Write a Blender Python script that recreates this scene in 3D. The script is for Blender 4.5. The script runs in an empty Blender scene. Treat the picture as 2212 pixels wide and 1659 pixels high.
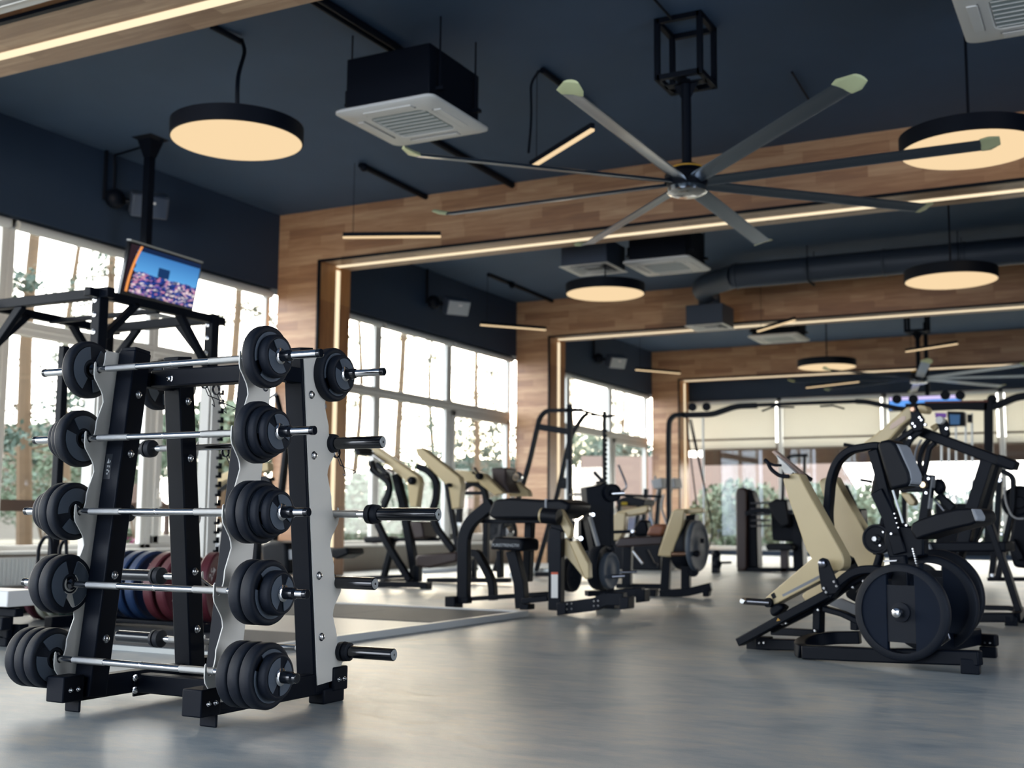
import bpy, math, random
from mathutils import Vector, Matrix, noise
V = Vector
PI = math.pi
SC = bpy.context.scene
COL = SC.collection
rnd = random.Random(7)

# ------------------------------------------------------------------ camera
CAM_H = 0.72
YAW, PITCH, ROLL, FPX = -0.481167, 0.117795, 0.0086538, 2562.45
CXP, CYP = 1106.0, 829.5
_cy, _sy, _cp, _sp = math.cos(YAW), math.sin(YAW), math.cos(PITCH), math.sin(PITCH)
FW = V((_sy*_cp, _cy*_cp, _sp))
_r = V((_cy, -_sy, 0)); _u = _r.cross(FW)
RT = math.cos(ROLL)*_r + math.sin(ROLL)*_u
UP = -math.sin(ROLL)*_r + math.cos(ROLL)*_u
EYE = V((0, 0, CAM_H))
cd = bpy.data.cameras.new('camera'); cam = bpy.data.objects.new('camera', cd); COL.objects.link(cam)
cam.matrix_world = Matrix(((RT.x, UP.x, -FW.x, 0), (RT.y, UP.y, -FW.y, 0), (RT.z, UP.z, -FW.z, CAM_H), (0, 0, 0, 1)))
cd.sensor_width = 36; cd.lens = 36*FPX/2212; cd.clip_start = .05; cd.clip_end = 300
cd.dof.use_dof = True; cd.dof.focus_distance = 4.25; cd.dof.aperture_fstop = 3.0
SC.camera = cam

# ------------------------------------------------------------------ world, light, exposure
SC.view_settings.view_transform = 'Standard'
SC.view_settings.look = 'None'
SC.view_settings.exposure = 1.5
SC.view_settings.gamma = 1.0
SC.view_settings.use_curve_mapping = False
SC.cycles.use_denoising = True
SC.cycles.max_bounces = 7
SC.cycles.diffuse_bounces = 4
SC.cycles.glossy_bounces = 4
SC.cycles.transparent_max_bounces = 16
SC.cycles.transmission_bounces = 4
SC.cycles.caustics_reflective = False
SC.cycles.caustics_refractive = False
SC.cycles.sample_clamp_indirect = 6
wd = bpy.data.worlds.new('sky'); SC.world = wd; wd.use_nodes = True
nt = wd.node_tree; nt.nodes.clear()
_o = nt.nodes.new('ShaderNodeOutputWorld'); _b = nt.nodes.new('ShaderNodeBackground')
_tc = nt.nodes.new('ShaderNodeTexCoord'); _dot = nt.nodes.new('ShaderNodeVectorMath'); _dot.operation = 'DOT_PRODUCT'
_nm = nt.nodes.new('ShaderNodeVectorMath'); _nm.operation = 'NORMALIZE'
SUN_DIR = (V((-10.56, 18.0, 1.9)) - EYE).normalized()      # low sun behind the trees
_dot.inputs[1].default_value = SUN_DIR
_pw = nt.nodes.new('ShaderNodeMath'); _pw.operation = 'POWER'; _pw.use_clamp = True; _pw.inputs[1].default_value = 90
_mx = nt.nodes.new('ShaderNodeMix'); _mx.data_type = 'RGBA'
SKY = 3.2
_hs = nt.nodes.new('ShaderNodeMapRange'); _hs.inputs['From Min'].default_value = -.75; _hs.inputs['From Max'].default_value = .75
_side = nt.nodes.new('ShaderNodeMix'); _side.data_type = 'RGBA'        # sky is warmer on the sun's side, bluer opposite
_side.inputs['A'].default_value = (SKY*.66, SKY*.76, SKY*.92, 1); _side.inputs['B'].default_value = (SKY*1.1, SKY*1.02, SKY*.93, 1)
nt.links.new(_dot.outputs['Value'], _hs.inputs['Value']); nt.links.new(_hs.outputs[0], _side.inputs['Factor']); nt.links.new(_side.outputs['Result'], _mx.inputs['A'])
_mx.inputs['B'].default_value = (13, 10.5, 7.5, 1)
nt.links.new(_tc.outputs['Generated'], _nm.inputs[0]); nt.links.new(_nm.outputs[0], _dot.inputs[0])
nt.links.new(_dot.outputs['Value'], _pw.inputs[0]); nt.links.new(_pw.outputs[0], _mx.inputs['Factor'])
nt.links.new(_mx.outputs['Result'], _b.inputs['Color']); nt.links.new(_b.outputs[0], _o.inputs[0])
def area(name, loc, direction, sx, sy, power, col, portal=False, spread=180):
    l = bpy.data.lights.new(name, 'AREA'); l.shape = 'RECTANGLE'; l.size = sx; l.size_y = sy
    l.energy = power; l.color = col; l.spread = math.radians(spread)
    if portal: l.cycles.is_portal = True
    o = bpy.data.objects.new(name, l); COL.objects.link(o); o.location = loc
    o.rotation_euler = V(direction).to_track_quat('-Z', 'Y').to_euler(); return o

# ------------------------------------------------------------------ unprojection helpers (photo pixel -> point on a real plane)
def ray(x, y): return (x-CXP)/FPX*RT - (y-CYP)/FPX*UP + FW
def on(x, y, p0, n):
    d = ray(x, y); n = V(n); return EYE + d*(n.dot(V(p0)-EYE)/n.dot(d))
def onZ(x, y, z=0): return on(x, y, (0, 0, z), (0, 0, 1))
def onX(x, y, v): return on(x, y, (v, 0, 0), (1, 0, 0))
def onY(x, y, v): return on(x, y, (0, v, 0), (0, 1, 0))
class Side:
    """A vertical working plane through the floor point p, running at azimuth a (0 = along X)."""
    def __init__(s, p, a=0.0):
        s.p = V((p[0], p[1], 0)); s.d = V((math.cos(a), math.sin(a), 0)); s.n = V((-math.sin(a), math.cos(a), 0))
    def __call__(s, x, y, o=0.0): return on(x, y, s.p+s.n*o, s.n)
    def sh(s, x, y, o=0.0): return on(x, y, s.p, s.n) + s.n*o
    def L(s, pts, o=0.0): return [s(x, y, o) for x, y in pts]

# ------------------------------------------------------------------ mesh building
class MB:
    def __init__(s): s.v = []; s.f = []; s.m = []; s.cm = 0
    def add(s, vs, fs):
        b = len(s.v); s.v += [V(q) for q in vs]; s.f += [tuple(b+i for i in f) for f in fs]; s.m += [s.cm]*len(fs); return s
    def box(s, c, sz, R=None):
        c = V(c); h = V(sz)*.5; R = R or Matrix.Identity(3)
        vs = [c + R @ V((x*h.x, y*h.y, z*h.z)) for x in (-1, 1) for y in (-1, 1) for z in (-1, 1)]
        return s.add(vs, [(0, 1, 3, 2), (4, 6, 7, 5), (0, 4, 5, 1), (2, 3, 7, 6), (0, 2, 6, 4), (1, 5, 7, 3)])
    def b2(s, a, b):
        a, b = V(a), V(b); return s.box((a+b)/2, (abs(b.x-a.x), abs(b.y-a.y), abs(b.z-a.z)))
    def bar(s, p0, p1, w, h, up=(0, 0, 1)): return s.rpath([p0, p1], w, h, up)
    def rpath(s, pts, w, h, up=(0, 0, 1), closed=False):
        """sweep a w x h rectangle along pts; w is measured along the axis up x tangent, h along up (made square to the path)"""
        pts = [V(p) for p in pts]; n = len(pts); rings = []
        for i, p in enumerate(pts):
            a = pts[i-1] if (i > 0 or closed) else None; b = pts[(i+1) % n] if (i < n-1 or closed) else None
            t1 = (p-a).normalized() if a is not None else (b-p).normalized()
            t2 = (b-p).normalized() if b is not None else t1
            t = (t1+t2); t = t.normalized() if t.length > 1e-6 else t1
            U = V(up); U = U - t*U.dot(t)
            if U.length < 1e-4: U = V((1, 0, 0)) - t*t.x
            U.normalize(); W = t.cross(U).normalized()
            k = 1/max(.35, t.dot(t1))
            # stretch in the bending plane
            bend = (t2-t1)
            kw = kh = 1.0
            if bend.length > 1e-5:
                bd = bend.normalized(); kw = 1+(k-1)*abs(bd.dot(W)); kh = 1+(k-1)*abs(bd.dot(U))
            rings.append([p + W*(x*w/2*kw) + U*(y*h/2*kh) for x, y in ((-1, -1), (1, -1), (1, 1), (-1, 1))])
        vs = [q for r_ in rings for q in r_]; fs = []
        m = n if closed else n-1
        for i in range(m):
            j = (i+1) % n
            for k in range(4): fs.append((i*4+k, i*4+(k+1) % 4, j*4+(k+1) % 4, j*4+k))
        if not closed: fs += [(3, 2, 1, 0), tuple((n-1)*4+k for k in range(4))]
        return s.add(vs, fs)
    def tube(s, pts, r, n=10, closed=False, caps=True):
        pts = [V(p) for p in pts]; N = len(pts); vs = []; fs = []
        rr = r if isinstance(r, (list, tuple)) else [r]*N
        U = None
        for i, p in enumerate(pts):
            a = pts[i-1] if (i > 0 or closed) else p; b = pts[(i+1) % N] if (i < N-1 or closed) else p
            t = (b-a).normalized()
            if U is None: U = t.orthogonal().normalized()
            else:
                U = U - t*U.dot(t); U = U.normalized() if U.length > 1e-6 else t.orthogonal().normalized()
            W = t.cross(U)
            for k in range(n):
                an = 2*PI*k/n; vs.append(p + (U*math.cos(an)+W*math.sin(an))*rr[i])
        m = N if closed else N-1
        for i in range(m):
            j = (i+1) % N
            for k in range(n): fs.append((i*n+k, i*n+(k+1) % n, j*n+(k+1) % n, j*n+k))
        if caps and not closed: fs += [tuple(range(n-1, -1, -1)), tuple((N-1)*n+k for k in range(n))]
        return s.add(vs, fs)
    def cyl(s, p0, p1, r, n=20, r1=None): return s.tube([p0, p1], [r, r if r1 is None else r1], n)
    def lathe(s, p, ax, prof, n=32):
        """prof: (distance along ax, radius)"""
        p = V(p); t = V(ax).normalized(); U = t.orthogonal().normalized(); W = t.cross(U); vs = []; fs = []
        for (d, r) in prof:
            for k in range(n):
                an = 2*PI*k/n; vs.append(p + t*d + (U*math.cos(an)+W*math.sin(an))*max(r, 1e-4))
        for i in range(len(prof)-1):
            for k in range(n): fs.append((i*n+k, i*n+(k+1) % n, (i+1)*n+(k+1) % n, (i+1)*n+k))
        fs += [tuple(range(n-1, -1, -1)), tuple((len(prof)-1)*n+k for k in range(n))]
        return s.add(vs, fs)
    def prism(s, poly, vec):
        poly = [V(p) for p in poly]; v = V(vec); n = len(poly)
        fs = [tuple(range(n-1, -1, -1)), tuple(range(n, 2*n))] + [(i, (i+1) % n, n+(i+1) % n, n+i) for i in range(n)]
        return s.add(poly+[p+v for p in poly], fs)
    def quad(s, a, b, c, d): return s.add([a, b, c, d], [(0, 1, 2, 3)])
    def ball(s, c, r, n=14, m=8, sc=(1, 1, 1)):
        c = V(c); vs = []; fs = []
        for i in range(m+1):
            th = PI*i/m
            for k in range(n):
                ph = 2*PI*k/n; vs.append(c+V((math.sin(th)*math.cos(ph)*sc[0]*r, math.sin(th)*math.sin(ph)*sc[1]*r, math.cos(th)*sc[2]*r)))
        for i in range(m):
            for k in range(n): fs.append((i*n+k, i*n+(k+1) % n, (i+1)*n+(k+1) % n, (i+1)*n+k))
        return s.add(vs, fs)

def fil(pts, r, n=5):
    """round the corners of a polyline"""
    pts = [V(p) for p in pts]; out = [pts[0]]
    for i in range(1, len(pts)-1):
        a, p, b = pts[i-1], pts[i], pts[i+1]
        ra = min(r, (a-p).length*.48, (b-p).length*.48)
        q0 = p+(a-p).normalized()*ra; q1 = p+(b-p).normalized()*ra
        for k in range(n+1):
            t = k/n; out.append(q0*(1-t)**2 + p*2*t*(1-t) + q1*t*t)
    out.append(pts[-1]); return out

WM = {}
def obj(name, mb, mat, parent=None, bev=0.0, seg=2, sharp=38, smooth=True, kind=None):
    """link mb (built in world space) as one mesh object under parent"""
    pm = WM.get(parent, Matrix.Identity(4)) if parent is not None else Matrix.Identity(4)
    inv = pm.inverted(); base = V((0, 0, 0))
    if parent is None and mb.v:
        lo = V([min(v[i] for v in mb.v) for i in range(3)]); hi = V([max(v[i] for v in mb.v) for i in range(3)])
        base = V(((lo.x+hi.x)/2, (lo.y+hi.y)/2, lo.z))
        vs = [v-base for v in mb.v]
    else: vs = [inv @ v for v in mb.v]
    me = bpy.data.meshes.new(name); me.from_pydata([tuple(v) for v in vs], [], mb.f)
    mats = mat if isinstance(mat, (list, tuple)) else [mat]
    for m_ in mats: me.materials.append(m_)
    if len(mats) > 1: me.polygons.foreach_set('material_index', mb.m)
    import bmesh
    bm = bmesh.new(); bm.from_mesh(me); bmesh.ops.recalc_face_normals(bm, faces=bm.faces); bm.to_mesh(me); bm.free()
    if smooth:
        me.polygons.foreach_set('use_smooth', [True]*len(me.polygons)); me.set_sharp_from_angle(angle=math.radians(sharp))
    me.update()
    o = bpy.data.objects.new(name, me); COL.objects.link(o)
    if parent is not None: o.parent = parent; WM[o] = pm
    else: o.location = base; WM[o] = Matrix.Translation(base)
    if bev:
        b = o.modifiers.new('bevel', 'BEVEL'); b.width = bev; b.segments = seg; b.limit_method = 'ANGLE'; b.angle_limit = math.radians(32); b.harden_normals = False
    if kind: o['kind'] = kind
    return o
def tag(o, label, cat, group=None, kind=None):
    o['label'] = label; o['category'] = cat
    if group: o['group'] = group
    if kind: o['kind'] = kind
    return o
def thing(name, label, cat, loc=(0, 0, 0), rotz=0.0, group=None):
    o = bpy.data.objects.new(name, None); COL.objects.link(o); o.empty_display_size = .1
    o.location = loc; o.rotation_euler = (0, 0, rotz)
    WM[o] = Matrix.Translation(V(loc)) @ Matrix.Rotation(rotz, 4, 'Z')
    return tag(o, label, cat, group)
def struct(name, mb, mat, parent=None, **k):
    o = obj(name, mb, mat, parent, **k)
    if parent is None: o['kind'] = 'structure'
    return o
def dup(root, loc, rotz, label, group=None, rot=None):
    r = root.copy(); COL.objects.link(r); r.location = loc; r.rotation_euler = rot or (0, 0, rotz); r['label'] = label
    if group: r['group'] = group
    for ch in list(root.children):
        c = ch.copy(); COL.objects.link(c); c.parent = r
        for g in list(ch.children):
            d = g.copy(); COL.objects.link(d); d.parent = c
    return r

# ------------------------------------------------------------------ materials
def lin(h):
    h = h.lstrip('#'); c = [int(h[i:i+2], 16)/255 for i in (0, 2, 4)]
    return tuple((x/12.92 if x <= .04045 else ((x+.055)/1.055)**2.4) for x in c)+(1,)
def mat(name, col, rough=.5, metal=0.0, bump=0.0, bscale=200, var=0.0, vscale=6, spec=.5, coat=0.0, emit=None, es=1.0):
    m = bpy.data.materials.new(name); m.use_nodes = True; n = m.node_tree; b = n.nodes['Principled BSDF']
    c = lin(col) if isinstance(col, str) else col
    b.inputs['Base Color'].default_value = c; b.inputs['Roughness'].default_value = rough; b.inputs['Metallic'].default_value = metal
    b.inputs['Specular IOR Level'].default_value = spec; b.inputs['Coat Weight'].default_value = coat
    tc = n.nodes.new('ShaderNodeTexCoord')
    if var:
        no = n.nodes.new('ShaderNodeTexNoise'); no.inputs['Scale'].default_value = vscale; no.inputs['Detail'].default_value = 5
        mx = n.nodes.new('ShaderNodeMix'); mx.data_type = 'RGBA'
        mx.inputs['A'].default_value = tuple(x*(1-var) for x in c[:3])+(1,); mx.inputs['B'].default_value = tuple(min(1, x*(1+var)) for x in c[:3])+(1,)
        n.links.new(tc.outputs['Object'], no.inputs['Vector']); n.links.new(no.outputs['Fac'], mx.inputs['Factor']); n.links.new(mx.outputs['Result'], b.inputs['Base Color'])
    if bump:
        no = n.nodes.new('ShaderNodeTexNoise'); no.inputs['Scale'].default_value = bscale; no.inputs['Detail'].default_value = 2
        bp = n.nodes.new('ShaderNodeBump'); bp.inputs['Strength'].default_value = bump; bp.inputs['Distance'].default_value = .002
        n.links.new(tc.outputs['Object'], no.inputs['Vector']); n.links.new(no.outputs['Fac'], bp.inputs['Height']); n.links.new(bp.outputs['Normal'], b.inputs['Normal'])
    if emit:
        b.inputs['Emission Color'].default_value = lin(emit) if isinstance(emit, str) else emit; b.inputs['Emission Strength'].default_value = es
    return m
def ramp(n, stops):
    r = n.nodes.new('ShaderNodeValToRGB'); e = r.color_ramp.elements
    while len(e) < len(stops): e.new(.5)
    for i, (p, c) in enumerate(stops): e[i].position = p; e[i].color = lin(c) if isinstance(c, str) else c
    return r
def wood_mat(name, rx=0, cols=('#85604a', '#b68c68', '#cda680', '#a27655'), rough=.42, bw=.95, bh=.13, rot=(0, 0, 0)):
    m = bpy.data.materials.new(name); m.use_nodes = True; n = m.node_tree; b = n.nodes['Principled BSDF']
    tc = n.nodes.new('ShaderNodeTexCoord'); mp = n.nodes.new('ShaderNodeMapping'); mp.inputs['Rotation'].default_value = rot
    n.links.new(tc.outputs['Object'], mp.inputs['Vector'])
    br = n.nodes.new('ShaderNodeTexBrick'); br.inputs['Scale'].default_value = 1; br.inputs['Brick Width'].default_value = bw; br.inputs['Row Height'].default_value = bh
    br.inputs['Mortar Size'].default_value = .0015; br.inputs['Bias'].default_value = 0; br.offset = .37; br.offset_frequency = 2; br.squash = .6; br.squash_frequency = 3
    br.inputs['Color1'].default_value = (0, 0, 0, 1); br.inputs['Color2'].default_value = (1, 1, 1, 1); br.inputs['Mortar'].default_value = (.2, .2, .2, 1)
    n.links.new(mp.outputs[0], br.inputs['Vector'])
    st = n.nodes.new('ShaderNodeMapping'); st.inputs['Scale'].default_value = (1.2, 14, 14); n.links.new(mp.outputs[0], st.inputs['Vector'])
    no = n.nodes.new('ShaderNodeTexNoise'); no.inputs['Scale'].default_value = 1.5; no.inputs['Detail'].default_value = 7; no.inputs['Distortion'].default_value = .8
    n.links.new(st.outputs[0], no.inputs['Vector'])
    ad = n.nodes.new('ShaderNodeMath'); ad.operation = 'MULTIPLY_ADD'; ad.inputs[1].default_value = .8; ad.inputs[2].default_value = -.08
    n.links.new(no.outputs['Fac'], ad.inputs[0])
    mu = n.nodes.new('ShaderNodeMath'); mu.operation = 'MULTIPLY'; mu.inputs[1].default_value = .42
    rg = n.nodes.new('ShaderNodeSeparateColor'); n.links.new(br.outputs['Color'], rg.inputs[0]); n.links.new(rg.outputs[0], mu.inputs[0])
    su = n.nodes.new('ShaderNodeMath'); su.operation = 'ADD'; n.links.new(mu.outputs[0], su.inputs[0]); n.links.new(ad.outputs[0], su.inputs[1])
    rp = ramp(n, [(.05, cols[0]), (.38, cols[3]), (.62, cols[1]), (.9, cols[2])])
    n.links.new(su.outputs[0], rp.inputs[0]); n.links.new(rp.outputs[0], b.inputs['Base Color'])
    b.inputs['Roughness'].default_value = rough
    return m
def glass_mat(name, tint=(.97, .99, .98, 1), refl=.06):
    m = bpy.data.materials.new(name); m.use_nodes = True; n = m.node_tree; n.nodes.clear()
    o = n.nodes.new('ShaderNodeOutputMaterial'); t = n.nodes.new('ShaderNodeBsdfTransparent'); g = n.nodes.new('ShaderNodeBsdfGlossy'); mx = n.nodes.new('ShaderNodeMixShader')
    t.inputs[0].default_value = tint; g.inputs['Roughness'].default_value = .02; g.inputs[0].default_value = (1, 1, 1, 1)
    fr = n.nodes.new('ShaderNodeMath'); fr.operation = 'MULTIPLY_ADD'; fr.inputs[1].default_value = .55; fr.inputs[2].default_value = .03
    lw = n.nodes.new('ShaderNodeLayerWeight'); lw.inputs[0].default_value = .5; pw = n.nodes.new('ShaderNodeMath'); pw.operation = 'POWER'; pw.inputs[1].default_value = 5
    n.links.new(lw.outputs['Facing'], pw.inputs[0]); n.links.new(pw.outputs[0], fr.inputs[0])
    n.links.new(fr.outputs[0], mx.inputs[0]); n.links.new(t.outputs[0], mx.inputs[1]); n.links.new(g.outputs[0], mx.inputs[2]); n.links.new(mx.outputs[0], o.inputs[0]); return m
def emis(name, col, s=1.0):
    m = bpy.data.materials.new(name); m.use_nodes = True; n = m.node_tree; n.nodes.clear()
    o = n.nodes.new('ShaderNodeOutputMaterial'); e = n.nodes.new('ShaderNodeEmission'); e.inputs[0].default_value = lin(col); e.inputs[1].default_value = s
    n.links.new(e.outputs[0], o.inputs[0]); return m
M = {}
M['ceil'] = mat('ceiling_paint', '#3a5069', .75, var=.12, vscale=1.5)
M['wall'] = mat('dark_wall_paint', '#22344a', .7, var=.1, vscale=1.2)
M['wallbeige'] = mat('beige_plaster', '#a49c92', .8, var=.06)
M['wood'] = wood_mat('oak_boards_face', rot=(PI/2, 0, 0))
M['woodj'] = wood_mat('oak_boards_return', rot=(PI/2, 0, PI/2), cols=('#7c4d2c', '#b98552', '#cf9c66', '#9c6a40'))
M['woods'] = wood_mat('oak_boards_soffit', cols=('#82614a', '#b08f70', '#c9a987', '#977559'))
M['white'] = mat('white_upvc', '#d8d8d4', .35)
M['whitepl'] = mat('white_plastic', '#dcdad4', .4)
M['rad'] = mat('radiator_enamel', '#c4c8c8', .4)
M['blk'] = mat('black_powder_coat', '#040a15', .45, bump=.15, bscale=900, spec=.13)
M['blkg'] = mat('black_gloss_steel', '#0b0f16', .18, spec=.6, coat=.4)
M['blkm'] = mat('black_matt_plastic', '#050b16', .55, spec=.15)
M['rub'] = mat('black_rubber', '#08101c', .55, spec=.28, bump=.35, bscale=1400, var=.1)
M['rubg'] = mat('grey_plate_face', '#46505c', .55, bump=.3, bscale=1400)
M['sil'] = mat('silver_powder_coat', '#d9d5cb', .45, .1, bump=.25, bscale=2500)
M['chr'] = mat('chrome', '#d9d9d9', .12, 1.0)
M['chrk'] = mat('knurled_chrome', '#b5b5b3', .33, 1.0, bump=.5, bscale=3000)
M['chrd'] = mat('dark_chrome', '#6f7076', .16, 1.0)
M['alu'] = mat('brushed_aluminium', '#c2c6c6', .4, .6)
M['yel'] = mat('cream_yellow_paint', '#c8b387', .35, var=.05)
M['pad'] = mat('black_upholstery', '#050912', .48, bump=.3, bscale=500, spec=.18)
M['brn'] = mat('brown_upholstery', '#2a1917', .45)
M['tipc'] = mat('pale_green_tip', '#c9cfa0', .5)
M['lamp'] = emis('warm_diffuser', '#ffdfb0', .34)
M['led'] = emis('warm_led_strip', '#ffe9c4', .42)
M['glass'] = glass_mat('window_glass')
M['edge'] = mat('platform_edge_metal', '#d6d7d3', .4, .1)
M['conc'] = mat('pale_panel', '#8f9296', .6)
# ================================================================== the room
XL, HC, HT, HO = -10.56, 5.05, 3.98, 4.34      # left wall, ceiling, window head, portal opening height
XR, Y0, YF = 5.0, -3.5, 29.4
BAYS = [5.6, 13.06, 20.4, 27.8]; PD = .78; XJ = -9.87
# floor: grey blue speckled sheet
fm = bpy.data.materials.new('grey_sport_floor'); fm.use_nodes = True; n = fm.node_tree; b = n.nodes['Principled BSDF']
tc = n.nodes.new('ShaderNodeTexCoord')
n1 = n.nodes.new('ShaderNodeTexNoise'); n1.inputs['Scale'].default_value = 1.1; n1.inputs['Detail'].default_value = 8; n1.inputs['Distortion'].default_value = 1.2
mpf = n.nodes.new('ShaderNodeMapping'); mpf.inputs['Scale'].default_value = (2.4, 6, 1); mpf.inputs['Rotation'].default_value = (0, 0, .5)
n2 = n.nodes.new('ShaderNodeTexNoise'); n2.inputs['Scale'].default_value = 2.2; n2.inputs['Detail'].default_value = 10; n2.inputs['Roughness'].default_value = .7
n3 = n.nodes.new('ShaderNodeTexNoise'); n3.inputs['Scale'].default_value = 420; n3.inputs['Detail'].default_value = 2
n.links.new(tc.outputs['Object'], n1.inputs['Vector']); n.links.new(tc.outputs['Object'], mpf.inputs[0]); n.links.new(mpf.outputs[0], n2.inputs['Vector']); n.links.new(tc.outputs['Object'], n3.inputs['Vector'])
r1 = ramp(n, [(.38, '#7a8891'), (.5, '#9ba1a2'), (.62, '#b8b3a8')])
r3 = ramp(n, [(.35, (.78, .78, .78, 1)), (.65, (1.12, 1.12, 1.12, 1))])
av = n.nodes.new('ShaderNodeMath'); av.operation = 'MULTIPLY_ADD'; av.inputs[1].default_value = .5
hv = n.nodes.new('ShaderNodeMath'); hv.operation = 'MULTIPLY'; hv.inputs[1].default_value = .5
n.links.new(n1.outputs['Fac'], av.inputs[0]); n.links.new(n2.outputs['Fac'], hv.inputs[0]); n.links.new(hv.outputs[0], av.inputs[2]); n.links.new(av.outputs[0], r1.inputs[0])
n.links.new(n3.outputs['Fac'], r3.inputs[0])
mm = n.nodes.new('ShaderNodeMix'); mm.data_type = 'RGBA'; mm.blend_type = 'MULTIPLY'; mm.inputs['Factor'].default_value = 1
n.links.new(r1.outputs[0], mm.inputs['A']); n.links.new(r3.outputs[0], mm.inputs['B']); n.links.new(mm.outputs['Result'], b.inputs['Base Color'])
rr = n.nodes.new('ShaderNodeMapRange'); rr.inputs['To Min'].default_value = .3; rr.inputs['To Max'].default_value = .46
n.links.new(n2.outputs['Fac'], rr.inputs['Value']); n.links.new(rr.outputs[0], b.inputs['Roughness'])
bp = n.nodes.new('ShaderNodeBump'); bp.inputs['Strength'].default_value = .25; bp.inputs['Distance'].default_value = .001
n.links.new(n3.outputs['Fac'], bp.inputs['Height']); n.links.new(bp.outputs[0], b.inputs['Normal'])
M['floor'] = fm
struct('floor', MB().b2((XL-.3, Y0-.2, -.1), (XR+.2, YF+.3, 0)), fm, smooth=False)
struct('ceiling', MB().b2((XL-.3, Y0-.2, HC), (XR+.2, YF+.3, HC+.15)), M['ceil'], smooth=False)
# left wall: dark band over the windows, low parapet under them
ZP = .36
DOORS = []
wl = MB(); wl.b2((XL-.3, Y0, HT), (XL, YF, HC))
struct('wall_left', wl, M['wall'], smooth=False)
wp = MB(); wp.b2((XL-.3, Y0, 0), (XL, YF, ZP))
struct('wall_left_parapet', wp, M['wallbeige'], smooth=False)
wr = MB(); wr.b2((XR, 5.6, 0), (XR+.2, YF, HC)); wr.b2((XR, Y0, 0), (XR+.2, 5.6, .3)); wr.b2((XR, Y0, .3), (XR+.2, 1.8, HT)); wr.b2((XR, Y0, HT), (XR+.2, 5.6, HC)); struct('wall_right', wr, M['wall'], smooth=False)
wr = MB()  # unseen window, added in the right wall to light the rack from that side
for k in range(3): wr.b2((XR+.05, 1.8+k*1.85, .3), (XR+.13, 1.89+k*1.85, HT))
wr.b2((XR+.05, 1.8, 2.75), (XR+.13, 5.6, 2.85)); struct('window_40', wr, M['white'], smooth=False)
area('window_portal', (XR+.25, 3.7, 2.15), (-1, 0, 0), 3.8, 3.7, 1, (1, 1, 1), portal=True)
# wall behind the camera, with a wide unseen opening added to light the foreground
wf = MB(); wf.b2((XL-.3, Y0-.2, 0), (XR+.2, Y0, .4)); wf.b2((XL-.3, Y0-.2, HT), (XR+.2, Y0, HC)); wf.b2((-1.5, Y0-.2, .4), (XR+.2, Y0, HT)); wf.b2((XL-.3, Y0-.2, .4), (XL+.4, Y0, HT))
struct('wall_front', wf, M['wall'], smooth=False)
# far wall
wb = MB(); wb.b2((XL-.3, YF, HT-.05), (XR+.2, YF+.25, HC)); wb.b2((XL-.3, YF, 0), (XR+.2, YF+.25, .12)); wb.b2((XL-.3, YF, .12), (-10.4, YF+.25, HT))
struct('wall_back', wb, M['wall'], smooth=False)
# wooden portals with LED strips
for i, y in enumerate(BAYS):
    w = MB()
    w.cm = 0; w.b2((XL, y, HO), (XR, y+PD, HC))
    w.b2((XL, y, 0), (XJ, y+PD, HO))
    # material per face: front/back boards, jamb return, soffit
    p = struct('trim_%d' % (i+1), w, [M['wood'], M['woodj'], M['woods']], smooth=False)
    me = p.data
    for f in me.polygons:
        nn = f.normal
        f.material_index = 1 if abs(nn.x) > .7 else (2 if abs(nn.z) > .7 else 0)
    e = MB(); e.b2((XJ, y-.012, 0), (XJ+.03, y+.03, HO)); e.b2((XJ, y-.012, HO-.03), (XR, y+.03, HO)); obj('shadow_trim', e, M['blkm'], p, smooth=False)
    yc = y+.47
    e = MB(); e.b2((XJ, yc-.042, .0), (XJ+.012, yc+.042, HO-.06)); e.b2((XJ, yc-.042, HO-.012), (XR, yc+.042, HO)); obj('led_strip', e, M['led'], p, smooth=False)
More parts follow.
